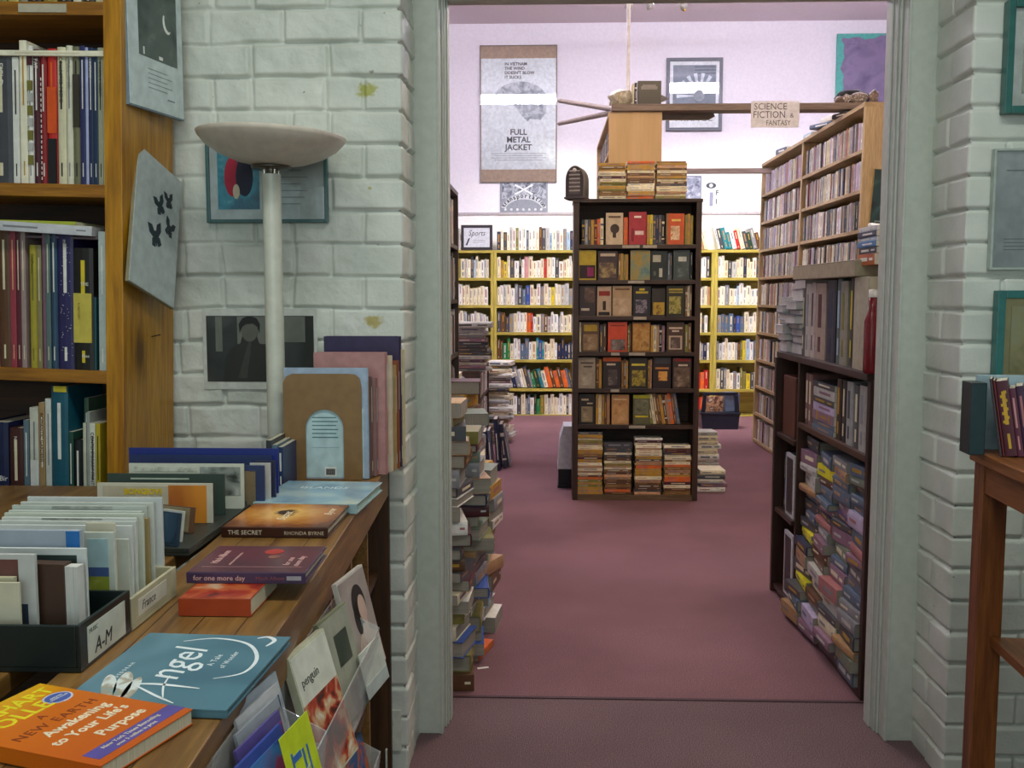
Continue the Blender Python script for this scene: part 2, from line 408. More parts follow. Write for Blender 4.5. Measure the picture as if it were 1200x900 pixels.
def brick_wall(name, side, far, ztop, seed, m, rough_amt=1.):
    """painted brick, one skin wrapping the corner of the opening; s<0 along the reveal, s>0 along the face"""
    step = .004; rv = YB-YF; L = far; s = np.arange(-rv, L, step); v = np.arange(0, ztop, step)
    Sg, Vg = np.meshgrid(s, v); shp = Sg.shape
    wob = .0075*rough_amt
    Vw = Vg+vnoise(shp, 60, seed, 3)*wob*np.clip(np.abs(Sg)/.12, .25, 1); Sw = Sg+vnoise(shp, 45, seed+1, 3)*wob*np.clip(np.abs(Sg)/.12, 0, 1)
    ch = .0852; row = np.floor((Vw+.018)/ch).astype(int); vin = (Vw+.018)-row*ch
    dv = np.minimum(vin, ch-vin)
    ds = np.full(shp, 9.); g = np.random.default_rng(seed+9); hgt = np.zeros(shp)
    for r in range(row.min(), row.max()+1):
        js = [.098 if r % 2 else .185]
        while js[-1] < L+.3: js.append(js[-1]+g.choice([.19, .19, .2, .1]))
        js += [-.125 if r % 2 == 0 else -.4]
        js = np.array(sorted(js)); mk = row == r
        sv = Sw[mk]; idx = np.searchsorted(js, sv); 
        lo = js[np.clip(idx-1, 0, len(js)-1)]; hi = js[np.clip(idx, 0, len(js)-1)]
        ds[mk] = np.minimum(np.abs(sv-lo), np.abs(sv-hi))
        off = g.random(len(js)+1)*.006; hgt[mk] = off[idx]
    d = np.minimum(dv, ds)
    w = .008+.005*vnoise(shp, 30, seed+2, 2)
    prof = np.clip(d/np.maximum(w, .002), 0, 1); prof = prof*prof*(3-2*prof)
    # places where mortar is smeared flush
    fl = np.clip((vnoise(shp, 40, seed+5, 3)-.02)*3.0, 0, 1)*np.clip((Sg-.1)/.1, 0, 1)*rough_amt
    depth = .0105*(1-.75*fl)
    h = hgt*np.clip(prof, 0, 1)+depth*prof-depth + vnoise(shp, 10, seed+3, 4)*.0034*rough_amt*np.clip(np.abs(Sg)/.1, .3, 1)+vnoise(shp, 28, seed+4, 2)*.0045*rough_amt*np.clip(np.abs(Sg)/.1, .2, 1)
    # path
    if side < 0: cx = XL; px = np.where(s < 0, cx, cx-s); nx0 = 1.
    else: cx = XR; px = np.where(s < 0, cx, cx+s); nx0 = -1.
    py = np.where(s < 0, YF-s, YF)
    bl = np.clip((s+.006)/.012, 0, 1); nx = nx0*(1-bl); ny = -bl
    ln = np.sqrt(nx*nx+ny*ny); nx /= ln; ny /= ln
    X = px[None, :]+nx[None, :]*h; Y = py[None, :]+ny[None, :]*h
    co = np.stack([X, Y, Vg], -1).reshape(-1, 3)
    H_, W_ = shp; i = np.arange(H_-1)[:, None]*W_+np.arange(W_-1)[None, :]
    q = np.stack([i, i+1, i+W_+1, i+W_], -1).reshape(-1, 4)
    if side < 0: q = q[:, ::-1]
    me = bpy.data.meshes.new(name); me.vertices.add(len(co)); me.vertices.foreach_set('co', co.ravel())
    me.loops.add(q.size); me.loops.foreach_set('vertex_index', q.ravel().astype(np.int32))
    me.polygons.add(len(q)); me.polygons.foreach_set('loop_start', np.arange(0, q.size, 4, dtype=np.int32))
    me.polygons.foreach_set('loop_total', np.full(len(q), 4, dtype=np.int32)); me.polygons.foreach_set('use_smooth', np.ones(len(q), bool))
    me.materials.append(m); me.update(calc_edges=True); me.validate()
    o = bpy.data.objects.new(name, me); COL.objects.link(o); o['kind'] = 'structure'; return o
st1 = atY(430, 106, YF); st2 = atY(438, 377, YF); st3 = atY(434, 221, YF)
brickm = brick_paint([(tuple(st1), .028, '#a8a832'), (tuple(st2), .026, '#b5a246'), (tuple(st3), .008, '#a9a04a')])
brick_wall('wall_brick_left', -1, 1.25, 2.5, 11, brickm)
brick_wall('wall_brick_right', 1, .9, 2.5, 31, brickm, .35)
plaster = paper('#e3e0ea', .7, .03, 'wall_paint'); cream_paint = paper('#cfd4cc', .6, .05, 'wall_paint')
def structure(name, mb, m): o = mb.build(name, m); o['kind'] = 'structure'; return o
structure('wall_core_left', MB().box((-3.2, YF+.02, 0), (-.395, YT, 3.2)), cream_paint)
structure('wall_core_right', MB().box((1.09, YF+.02, 0), (4.6, YT, 3.2)), cream_paint)
structure('wall_over_door', MB().box((-.395, YF+.02, 2.25), (1.09, YT, 3.2)), cream_paint)
structure('wall_upper', MB().box((-3.2, YF+.02, 3.2), (4.6, YT, 4.4)), cream_paint)
structure('wall_front_left', MB().box((-3.3, -3, 0), (-3.2, YT, 3.2)), cream_paint)
structure('wall_front_right', MB().box((2.9, -3, 0), (3.0, YF+.02, 3.2)), cream_paint)
structure('ceiling_front', MB().box((-3.3, -3, 3.1), (4.6, YF+.02, 3.2)), paper('#d5d6cf', .8, .03))
structure('floor_front', MB().box((-3.3, -3, -.05), (4.6, YS, 0)), carpet('#4e3c42', '#70595f', '#97807f'))
structure('floor_back', MB().box((-3.3, YS, -.05), (4.6, 10.95, 0)), carpet('#5c4148', '#7f5c62', '#a37d83'))
structure('trim_1', MB().box((-.42, YS-.006, -.001), (1.3, YS+.008, .0035)), paper('#4a3038', .8))
structure('wall_back', MB().box((-3.3, 10.85, 0), (4.6, 10.95, 4.4)), plaster)
structure('wall_back_left', MB().box((-3.3, YT, 0), (-3.2, 10.85, 4.4)), plaster)
structure('wall_back_right', MB().box((4.5, YT, 0), (4.6, 10.85, 4.4)), plaster)
structure('ceiling_back', MB().box((-3.3, YT, 4.2), (4.6, 10.95, 4.3)), paper('#d8cdd6', .8, .03))
structure('trim_2', MB().box((-3.2, 10.8, 2.165), (4.5, 10.85, 2.19)), paper('#a9a3ab', .6))
structure('wall_back_lower', MB().box((-3.2, 10.815, 0), (4.5, 10.851, 2.165)), paper('#ece9ec', .6, .03))  # whiter colour stands in for the stronger light above the shelves
# door frame: casing face, stepped moulding, jamb
dm = paper('#bcc1b7', .42, .05, 'door_paint', .2)
mb = MB()
for s_, xo, xf in ((1, -.400, -.300), (-1, 1.095, .990)):
    mb.box((xo, YB, 0), (xf, YT+.01, 2.26), bev=.003)
    mb.box((xf, YB+.045, 0), (xf+s_*.006, YT+.01, 2.165), bev=.003)
    mb.box((xf+s_*.006, YB+.06, 0), (xf+s_*.010, YT+.01, 2.155), bev=.003)
    mb.box((xf+s_*.010, YB+.09, 0), (xf+s_*.015, YT+.01, 2.142), bev=.003)
    mb.box((xf-s_*.008, YB-.004, .0), (xf-s_*.001, YB+.01, 2.17), bev=.002)
mb.box((-.300, YB, 2.172), (.990, YT+.01, 2.26)); mb.box((-.294, YB+.045, 2.155), (.984, YT+.01, 2.172)); mb.box((-.288, YB+.09, 2.138), (.978, YT+.01, 2.155))
structure('door_1', mb, dm)

# ------------------------------------------------------------------ brick-wall pieces
def wall_frame(name, x0, x1, z0, z1, y, border, depth, mframe, mmat, label, cat='picture', glass=True):
    """framed thing hanging on a wall that faces -Y; y is the wall face"""
    root = empty(name, loc=((x0+x1)/2, y, z0)); w = x1-x0; h = z1-z0; c = w/2
    mb = MB()
    for a, b in (((-c, -depth, 0), (-c+border, 0, h)), ((c-border, -depth, 0), (c, 0, h)), ((-c+border, -depth, 0), (c-border, 0, border)), ((-c+border, -depth, h-border), (c-border, 0, h))):
        mb.box(a, b, bev=min(.002, border*.2))
    mb.build('frame', mframe, root)
    MB().box((-c+border, -depth*.55, border), (c-border, -.001, h-border)).build('mat_board', mmat, root)
    if glass: MB().box((-c+border, -depth*.8, border), (c-border, -depth*.7, h-border)).build('glass', pane(), root)
    tag(root, label, cat); return root, w, h, -depth*.6
# picture behind the lamp
r, w, h, yy = wall_frame('framed_picture', -.882, -.565, 1.485, 1.705, YF-.006, .009, .016, paper('#3d6464', .3, .1), paper('#c8cfcb'), 'teal-edged framed picture of a red and a dark figure, hanging behind the lamp')
MB().box((-w/2+.03, yy-.002, .035), (-.02, yy+.002, h-.028)).build('picture', art(['#123a52', '#1e6f88', '#2a9bb0', '#cfe5e6'], 16), r)
mb = MB()
def ell(cx, cz, a, b, n=24): return [(cx+a*math.cos(2*math.pi*i/n), cz+b*math.sin(2*math.pi*i/n)) for i in range(n)]
mb.prism(ell(-.090, .118, .020, .05), yy-.0035, yy-.001, 0, None, 'Y'); mb.prism(ell(-.058, .118, .022, .05), yy-.0045, yy-.001, 1, None, 'Y'); mb.prism(ell(-.079, .080, .009, .019), yy-.0055, yy-.001, 2, None, 'Y')
mb.build('figures', [paper('#b3163a'), paper('#1a1a38'), paper('#d8c9ae')], r)
for i in range(7): MB().box((.035, yy-.002, .15-.017*i), (.035+rnd.uniform(.05, .085), yy-.0005, .1515-.017*i)).build('printed_line', paper('#8a8e8a'), r)
# unframed photograph of a seated man
x0, x1, z0, z1 = -.905, -.60, 1.05, 1.262
ph = empty('photograph', loc=((x0+x1)/2, YF-.006, z0)); w = x1-x0; h = z1-z0
MB().box((-w/2, -.004, 0), (w/2, 0, h)).build('print', paper('#c9ccc4', .3), ph)
MB().box((-w/2+.010, -.0048, .02), (w/2-.010, -.0039, h-.018)).build('picture', art(['#1f211f', '#2c2e2b', '#464844'], 7, (1, 1, 1), .25), ph)
mb = MB(); mb.box((-.06, -.0055, .12), (.035, -.0045, h-.02), 0); mb.box((.055, -.0055, .125), (.12, -.0045, h-.02), 0); mb.box((-.118, -.0055, .10), (-.10, -.0045, h-.02), 0)
mb.build('window_in_picture', paper('#6c7068'), ph)
mb = MB(); mb.prism([(-.10, .021), (-.092, .085), (-.078, .108), (-.052, .122), (-.046, .142), (-.008, .142), (-.002, .122), (.026, .108), (.042, .08), (.048, .021)], -.0062, -.005, 0, None, 'Y')
mb.prism(ell(-.027, .154, .0215, .028), -.0068, -.005, 1, None, 'Y'); mb.prism([(-.053, .150), (-.055, .172), (-.045, .188), (-.027, .194), (-.008, .188), (.001, .172), (-.001, .150), (-.006, .166), (-.018, .174), (-.036, .172), (-.047, .164)], -.0074, -.005, 2, None, 'Y')
mb.prism([(-.060, .03), (-.030, .125), (-.022, .125), (-.036, .03)], -.0066, -.005, 3, None, 'Y'); mb.build('seated_man', [paper('#262723'), paper('#5c5d54'), paper('#121210'), paper('#3a3b36')], ph)
tag(ph, 'unframed black and white photograph of a seated man on the white brick wall', 'photograph')
# pictures on the right brick wall
r, w, h, yy = wall_frame('framed_picture', 1.140, 1.42, 1.75, 2.025, YF-.004, .018, .03, paper('#2f6660', .3, .1), paper('#c9cdc8'), 'green-framed picture, top one at the right edge on the brick wall')
MB().box((-w/2+.045, yy-.001, .05), (w/2-.04, yy+.004, h-.04)).build('picture', art(['#8d958d', '#b8bfa8', '#d5d8c2'], 9), r)
r, w, h, yy = wall_frame('framed_picture', 1.125, 1.42, 1.362, 1.665, YF-.004, .006, .02, paper('#a9b5ae', .3, .1), paper('#bcc3c2'), 'pale grey framed notice, middle one at the right edge on the brick wall')
for i in range(4): MB().box((-w/2+.035, yy-.001, .05+.009*i), (-w/2+.1, yy+.004, .052+.009*i)).build('printed_line', paper('#8a8f8c'), r)
MB().box((-w/2+.035, yy-.001, h-.055), (-w/2+.12, yy+.004, h-.052)).build('printed_line', paper('#8a8f8c'), r)
r, w, h, yy = wall_frame('framed_picture', 1.145, 1.42, 1.05, 1.31, YF-.004, .02, .03, paper('#2f6f6c', .3, .1), paper('#b8ab72'), 'teal-framed yellowish picture, lowest one at the right edge on the brick wall')
MB().box((-w/2+.04, yy-.001, .05), (w/2-.04, yy+.004, h-.04)).build('picture', art(['#9a8c4e', '#c2b67a', '#b9bd94'], 9), r)
# outlet low on the brick
ol = empty('electrical_outlet', loc=(-.425, YF-.001, .06))
MB().box((-.035, -.008, 0), (.035, 0, .115), bev=.002).build('cover_plate', paper('#d6d8cc', .3), ol)
for zc in (.033, .08):
    q = MB().prism(ell(0, zc, .016, .014), -.0105, -.007, 0, None, 'Y').build('socket', paper('#c8cabd', .3), ol)
    MB().box((-.008, -.0112, zc-.004), (-.006, -.0100, zc+.006)).box((.006, -.0112, zc-.004), (.008, -.0100, zc+.006)).build('slot', BLACK, q)
MB().box((-.012, -.035, .022), (.012, -.011, .045), bev=.003).tube([(0, -.035, .033), (0, -.05, .02), (0, -.05, -.05)], .003).build('plug', paper('#dadcd2', .3), ol)
tag(ol, 'white electrical outlet with a plug, low on the brick beside the counter', 'outlet')

# ------------------------------------------------------------------ torchiere lamp
lamp = empty('floor_lamp', loc=(-.660, 2.37, 0))
lw = paper('#cfd0c2', .22, .05)
MB().lathe([(0, 0), (.11, 0), (.11, .015), (.10, .026), (.03, .032), (0, .032)]).build('base', lw, lamp)
MB().lathe([(.0225, .03), (.0225, 1.587)]).build('pole', lw, lamp)
prof = [(z_[0], 1.605+(z_[1]-1.605)*.82) for z_ in [(.0, 1.605), (.04, 1.607), (.085, 1.618), (.125, 1.637), (.155, 1.660), (.172, 1.683), (.176, 1.694), (.174, 1.697), (.168, 1.692), (.15, 1.668), (.12, 1.645), (.08, 1.627), (.04, 1.617), (0, 1.615)]]
sh = MB().lathe(prof, 64).build('lamp_shade', paper('#d6cabb', .35, .06), lamp)
MB().lathe([(0, 1.598), (.045, 1.599), (.048, 1.605), (.04, 1.609), (0, 1.609)]).build('mounting_plate', paper('#5a5348', .3, metal=.6), lamp)
nk = MB().lathe([(.016, 1.585), (.012, 1.592), (.012, 1.601)]).build('neck', paper('#b9b2a2', .2, metal=.9), lamp)
for a in (40, 130, 220, 310): MB().cyl((.018*math.cos(R(a)), .018*math.sin(R(a)), 1.572), (.018*math.cos(R(a)), .018*math.sin(R(a)), 1.602), .003, 8).build('screw', paper('#c9c2b2', .2, metal=.9), nk)
sh.matrix_basis = T(0, 0, 1.6) @ RY(2.2) @ T(0, 0, -1.6)
tag(lamp, 'white torchiere floor lamp with a wide upturned dish shade, switched off', 'lamp')

# ------------------------------------------------------------------ left pine bookcase against the brick
PANEL = wood('#a3690f', '#c08518', '#d09624', 'Z', .8, .38, knots=((.0, .085, 1.16),), name='orange_pine')
PINE = wood('#8a5614', '#a86f1c', '#b98028', 'X', 1., .42, name='orange_pine')
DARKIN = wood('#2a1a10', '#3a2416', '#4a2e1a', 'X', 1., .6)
LBX = -1.028
MBC = T(LBX, 2.275, 0) @ RZ(-3) @ RY(1.7)
bc = empty('bookcase', MBC)
D = .275
MB().box((-.043, 0, 0), (0, D, 2.42), bev=.002).build('side_panel', PANEL, bc)
MB().box((-1.22, 0, 0), (-1.198, D, 2.42), bev=.002).build('side_panel', PANEL, bc)
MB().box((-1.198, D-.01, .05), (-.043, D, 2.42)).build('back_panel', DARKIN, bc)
LBZ = [.12, .685, 1.118, 1.553, 1.965, 2.39]
for z in LBZ:
    sh_ = MB().box((-1.198, .002, z-.03), (-.043, D-.012, z), bev=.002).build('shelf', PINE, bc)
    if z == 1.965: MB().box((-.245, -.001, z-.025), (-.13, .002, z-.006)).build('label_strip', paper('#b8b09c'), sh_)
tag(bc, 'orange pine bookcase with a knotty end panel, against the white brick wall', 'bookcase')
def lbook(x0, x1, yt, zb, col, acc, name, grp, hard=True, d=.17, yin=.02, style=None, extra=None, txt=None, tcol='#e8e4d8', tsize=.5):
    a = atY(x0, yt, 2.30); b = atY(x1, yt, 2.30); h = a.z-zb; t = b.x-a.x
    me = spine_mesh(t*.97, h, d, col, acc, hard, style=.99 if style is None else style)
    lx = a.x-LBX-zb*math.sin(R(1.7))
    M = MBC @ T(lx, yin, zb)
    o = put(me, M, name, grp)
    if extra:
        for (z0, z1, c) in extra: MB().box((t*.02, -.0006, z0*h), (t*.95, .002, z1*h)).build('cover_band', paper(CN.get(c, c), .45), o)
    if txt: text(txt, t*tsize, paper(tcol), T(t*.5-t*tsize*.35, -.0008, h*.93) @ RX(90) @ RZ(-90), o, 'title')
    return o
g2 = 'upright books on the upper shelf of the pine bookcase'
w2 = 'upper shelf of the pine bookcase'
Z2 = 1.553
lbook(-40, -22, 60, Z2, 'grey', 'cream', f'grey book cut by the left edge, {w2}', g2)
lbook(-21, 6, 66, Z2, 'dark grey', 'cream', f'dark grey book at the left edge, {w2}', g2, txt='FIELD', tsize=.4)
lbook(7, 15, 70, Z2, 'white', 'black', f'thin white book second from the left edge, {w2}', g2, False)
lbook(15.3, 24, 50, Z2, 'ivory', 'gold', f'tall ivory book beside the checked spine, {w2}', g2, False)
lbook(24.3, 31, 56, Z2, 'white', 'grey', f'book with a grey and olive checked spine, {w2}', g2, extra=[(.86, .93, 'maroon'), (.68, .75, 'olive'), (.5, .57, 'olive'), (.32, .39, 'olive'), (.14, .21, 'olive'), (.6, .66, 'pale grey'), (.42, .48, 'pale grey'), (.24, .3, 'pale grey')])
lbook(31.5, 40, 60, Z2, '#4a1420', 'white', f'dark red book with large white letters, {w2}', g2, txt='PAT', tsize=.75)
o = lbook(40.3, 48, 62, Z2, '#8c1c20', 'white', f'crimson book with a dashed white line, {w2}', g2)
for i in range(20): MB().box((.0015, -.0008, .01+.012*i), (.003, .001, .017+.012*i)).build('dash', WHITE, o)
lbook(48.5, 60, 59, Z2, '#c2201a', 'orange', f'bright red book with an orange flash, {w2}', g2, extra=[(.38, .72, '#e0561a'), (0, .34, '#191317')])
lbook(60.5, 71, 57, Z2, '#d6cfae', 'black', f'thick cream book right of the bright red one, {w2}', g2, txt='COLLECTED POEMS', tcol='#4a4638', tsize=.55)
lbook(71.2, 79, 55, Z2, '#d9d6c0', 'grey', f'off-white book between cream and olive ones, {w2}', g2, txt='NATURAL HISTORY', tcol='#7a766a', tsize=.55)
lbook(79.5, 88, 56, Z2, '#6f6f52', 'black', f'olive book with a dark block on its spine, {w2}', g2, extra=[(.42, .8, '#3a3226')])
lbook(88.3, 94.5, 55, Z2, '#2b2d5c', 'white', f'navy book left of the thin lavender one, {w2}', g2, False)
lbook(95, 98.3, 57, Z2, '#a9b0d6', 'white', f'thin lavender book, {w2}', g2, False)
lbook(98.6, 104, 57, Z2, '#232c50', 'white', f'dark blue book right of the thin lavender one, {w2}', g2, False, txt='ARCHITECTURE', tsize=.6)
lbook(104.2, 110, 58, Z2, '#1f3350', 'white', f'dark slate blue book with small lettering, {w2}', g2, False)
lbook(110.2, 116, 57, Z2, '#a3a48c', 'black', f'grey book with dark lettering, {w2}', g2, False, txt='THE MARITIME MUSEUM', tcol='#2e2e2a', tsize=.7)
lbook(116.3, 123.5, 57, Z2, '#dccf9e', 'cream', f'cream book against the end panel, {w2}', g2, False)
o = put(spine_mesh(.012, .30, .20, 'ivory', 'cream', False), MBC @ T(-.047, .012, Z2+.293) @ RY(-90) , 'long white magazine lying across the upright books, upper shelf of the pine bookcase', 'books lying across the rows of the pine bookcase')
g3 = 'upright books on the middle shelf of the pine bookcase'; w3 = 'middle shelf of the pine bookcase'
Z3 = 1.118
lbook(-30, -12, 268, Z3, 'rose', 'cream', f'rose-coloured book cut by the left edge, {w3}', g3)
lbook(-11, 2.5, 268, Z3, 'brown', 'cream', f'brown book at the left edge, {w3}', g3)
lbook(3, 10, 268, Z3, '#9c3a48', 'peach', f'crimson dotted book, leftmost red one, {w3}', g3, False)
lbook(10.3, 16, 268, Z3, '#5c1f2c', 'cream', f'dark wine-red book, {w3}', g3, False)
lbook(16.3, 22, 269, Z3, '#a08a86', 'cream', f'grey rose book beside a dark gap, {w3}', g3, False)
lbook(27, 36, 290, Z3, '#a89a2c', 'olive', f'short mustard yellow book, {w3}', g3, txt='Wildflowers', tcol='#5a5418')
lbook(36.5, 42, 290, Z3, '#8a8058', 'cream', f'short khaki book beside the mustard one, {w3}', g3, False)
lbook(42.5, 46, 272, Z3, '#7a5468', 'cream', f'thin mauve book, {w3}', g3, False)
lbook(46.3, 52, 272, Z3, '#5a7070', 'cream', f'grey teal book, {w3}', g3, False)
lbook(52.3, 60, 270, Z3, '#2f4a66', 'white', f'slate blue book beside the starry one, {w3}', g3)
o = lbook(60.5, 80, 271, Z3, '#2a2458', 'white', f'thick dark violet book with white lettering and stars, {w3}', g3, txt='music library', tsize=.32)
for i in range(50):
    a, b = rnd.uniform(.008, .036), rnd.uniform(.02, .29); MB().box((a, -.0012, b), (a+.0012, .0, b+.0012)).build('printed_star', WHITE, o)
o = lbook(82, 106, 292, Z3, '#17130e', 'yellow', f'black book with a wide pale yellow band, {w3}', g3, yin=.015)
w_ = .046; MB().box((.0005, -.001, .065), (.0445, .001, .182)).build('cover_band', paper('#c9b84e'), o)
text('A HISTORY', .008, paper('#8a6a24'), T(.011, -.0014, .16) @ RX(90) @ RZ(-90), o, 'title'); text('THE', .011, WHITE, T(.018, -.001, .2) @ RX(90), o, 'title'); text('Rise', .011, WHITE, T(.02, -.001, .03) @ RX(90), o, 'title')
lbook(106.5, 110, 349, Z3, '#1c4a52', 'white', f'short dark teal book behind the yellow band, {w3}', g3, False)
lbook(110.5, 119, 272, Z3, '#b9c6c2', 'white', f'pale grey-green book against the end panel, {w3}', g3, False)
o = put(spine_mesh(.022, .23, .20, '#c9c9ce', 'grey', False, style=.99, pg='#c9c9cf'), MBC @ T(-.075, .0, Z3+.316) @ RZ(5) @ RY(-88), 'thick pale lavender paperback lying across the books, middle shelf of the pine bookcase', 'books lying across the rows of the pine bookcase')
MB().box((0, .002, .002), (.0225, .03, .03)).build('cover_corner', paper('#c6d62c'), o)
put(spine_mesh(.008, .26, .2, '#a9b03a', 'grey', False), MBC @ T(-.12, .012, Z3+.341) @ RZ(2) @ RY(-90), 'thin yellow-green booklet lying on the lavender paperback, middle shelf of the pine bookcase', 'books lying across the rows of the pine bookcase')
put(spine_mesh(.006, .25, .18, '#6a5a62', 'grey', False), MBC @ T(-.05, .022, Z3+.309) @ RY(-90), 'thin grey-mauve booklet under the lavender paperback, middle shelf of the pine bookcase', 'books lying across the rows of the pine bookcase')
g4 = 'upright books on the lower shelf of the pine bookcase'; w4 = 'lower shelf of the pine bookcase'
Z4 = .685
o = lbook(-26, 2, 500, Z4, '#101a44', 'white', f'navy book with a green foot at the left edge, {w4}', g4, extra=[(0, .36, '#3c7a22')])
text('Bir', .018, WHITE, T(.035, -.0009, .155) @ RX(90), o, 'title')
lbook(3, 20, 506, Z4, '#431c16', 'cream', f'dark red-brown book near the left edge, {w4}', g4, txt='NATIVE', tsize=.3)
lbook(20.5, 27, 496, Z4, '#5e7480', 'white', f'slate blue book left of the white ones, {w4}', g4, False)
lbook(27.5, 38, 481, Z4, '#c9c9bb', 'grey', f'white book left of the beige lettered one, {w4}', g4, False, extra=[(.1, .62, '#dcdcd6')])
lbook(38.3, 45.5, 475, Z4, '#a6875c', 'white', f'beige book with large brown lettering, {w4}', g4, False, txt='ROMANTIC GARDENS', tcol='#5c3a22', tsize=.8)
lbook(46, 53, 470, Z4, '#cfd2cc', 'grey', f'tall white book left of the teal one, {w4}', g4, False)
o = lbook(53.5, 74, 455, Z4, '#0f5468', 'white', f'large teal book with a yellow tape, {w4}', g4, yin=.015)
MB().box((.008, -.001, .378), (.04, .001, .392)).build('tape', paper('#c9b82a'), o)
lbook(82.5, 88, 470, Z4, '#4c6a58', 'white', f'grey green book behind the black one, {w4}', g4, False, yin=.06)
lbook(75, 81, 508, Z4, '#1e4a3e', 'white', f'narrow dark green book right of the teal one, {w4}', g4, False)
lbook(81.3, 92, 517, Z4, '#15181c', 'white', f'short black book in the middle, {w4}', g4)
lbook(92.3, 96, 497, Z4, '#c4c5b0', 'grey', f'thin off-white book right of the black one, {w4}', g4, False)
lbook(96.3, 100, 484, Z4, '#9aa09c', 'grey', f'tall thin grey book near the end panel, {w4}', g4, False)
lbook(100.4, 107, 497, Z4, '#d8d8ca', 'black', f'white book with black upright lettering, {w4}', g4, False, txt='CONTEMPORARY PRINTS', tcol='#26261f', tsize=.85)
lbook(107.3, 113, 497, Z4, '#b9a52a', 'black', f'short yellow book beside the white lettered one, {w4}', g4, False)
g5 = 'books on the topmost visible shelf of the pine bookcase'
x = -40; k = 0
for x0, x1, c in ((-40, -20, 'grey'), (-19, 2, 'olive'), (3, 16, '#b9ae5c'), (17, 27, '#8b8a7c'), (28, 44, '#2a2420'), (46, 63, '#8f7a2c'), (64, 80, '#2c2118'), (82, 92, '#d8d2bc'), (94, 108, '#3c3326'), (109, 121, '#c9c2a0')):
    lbook(x0, x1, -60, 1.965, c, 'cream', f'book cut off by the photo top, {ordw(k+1)} from the left, on the pine bookcase', g5); k += 1
# hangings on the end panel (it faces the aisle)
def panel_print(name, p, hgt, wid, rot, tilt, label, build):
    """p = near top corner; local x along the wall away from camera, local z up, local -y towards the aisle"""
    M = T(*p) @ RZ(90+tilt) @ RY(rot); root = empty(name, M)
    build(root, wid, hgt); tag(root, label, 'picture'); return root
def moon(root, w, h):
    MB().box((0, 0, -h), (w, .012, 0), bev=.001).build('backing', paper('#7c8e9a', .4), root)
    MB().box((.004, -.0015, -h+.004), (w-.004, .0002, -.004)).build('print', paper('#c6d2d4', .35), root)
    MB().box((.045, -.003, -.315), (w-.03, -.0012, -.02)).build('picture', art(['#3a4644', '#55625e', '#76827c'], 10), root)
    cr = [(.165+.020*math.cos(R(a)), -.215+.028*math.sin(R(a))) for a in range(150, 300, 10)]+[(.170+.019*math.cos(R(a)), -.211+.025*math.sin(R(a))) for a in range(290, 150, -10)]
    MB().prism(cr, -.0042, -.0025, 0, None, 'Y').build('crescent_moon', WHITE, root)
    mb = MB(); mb.box((.06, -.004, -.312), (.064, -.0028, -.295)); mb.box((.125, -.004, -.312), (.14, -.0028, -.304)); mb.build('pale_mark', WHITE, root)
    for i in range(5): MB().box((.08, -.0022, -.340-.011*i), (.08+.08+.02*(i % 2), -.0012, -.342-.011*i)).build('printed_line', paper('#98a2a8'), root)
    MB().box((.16, -.0022, -.40), (.19, -.0012, -.403)).build('printed_line', paper('#7d8890'), root)
    MB().box((-.002, -.001, -.105), (.004, .013, -.10)).build('clip', paper('#555555', .3, metal=.8), root)
p = atX(151, 122, -.968)
panel_print('clip_frame_picture', (-.968, p.y, p.z+.44), .44, .235, 0, -11, 'clip-framed moon print hanging on the pine end panel', moon)
def butter(root, w, h):
    MB().box((0, 0, -h), (w, .008, 0), bev=.001).build('backing', paper('#8c8468', .4), root)
    MB().box((.002, -.0015, -h+.002), (w-.002, .0002, -.002)).build('print', paper('#b9c2c2', .4), root)
    k = paper('#26323a')
    def bf(cx, cz, s, a):
        mb = MB(); L = [(0, 0), (.018, .03), (.006, .034), (-.001, .012), (-.012, .03), (-.022, .018), (-.016, -.002), (-.024, -.016), (-.010, -.024), (0, -.008), (.010, -.022), (.018, -.010), (.014, .004)]
        ca, sa = math.cos(R(a)), math.sin(R(a))
        # two upper and two lower wings and a body
        wings = ([(0, .004), (.010, .026), (.024, .030), (.022, .012), (.008, .0)], [(0, .004), (-.010, .026), (-.024, .030), (-.022, .012), (-.008, .0)], [(0, .002), (.014, .0), (.018, -.014), (.006, -.018)], [(0, .002), (-.014, .0), (-.018, -.014), (-.006, -.018)], [(-.0018, .014), (.0018, .014), (.0012, -.016), (-.0012, -.016)])
        for W_ in wings: mb.prism([(cx+s*(x*ca-z*sa), cz+s*(x*sa+z*ca)) for x, z in W_], -.0028, -.001, 0, None, 'Y')
        mb.build('printed_butterfly', k, root)
    bf(.115, -.115, 1.0, 30); bf(.155, -.085, .85, 15); bf(.165, -.155, .95, -15); bf(.105, -.20, 1.25, 20)
q_ = [atX(x, y, X) for x, y, X in ((162, 168, -.978), (213, 200, -.952), (136, 318, -.972))]
uu = (q_[1]-q_[0]).normalized(); vd_ = (q_[2]-q_[0]).normalized(); vo_ = (vd_-uu*uu.dot(vd_)).normalized(); vm_ = (vd_+vo_).normalized(); um_ = (uu-vm_*vm_.dot(uu)).normalized()
bu = empty('clip_frame_picture', frame(q_[0], um_, vm_) @ RX(90)); 
butter(bu, (q_[1]-q_[0]).length, (q_[2]-q_[0]).length); tag(bu, 'tilted butterfly print hanging below the moon print on the end panel', 'picture')
MB().cyl((-.985, 2.42, 1.195), (-.962, 2.42, 1.20), .0015, 6).build('nail', BLACK, None)
tag(bpy.data.objects['nail'], 'small bent nail sticking out of the pine end panel above the knot', 'nail')

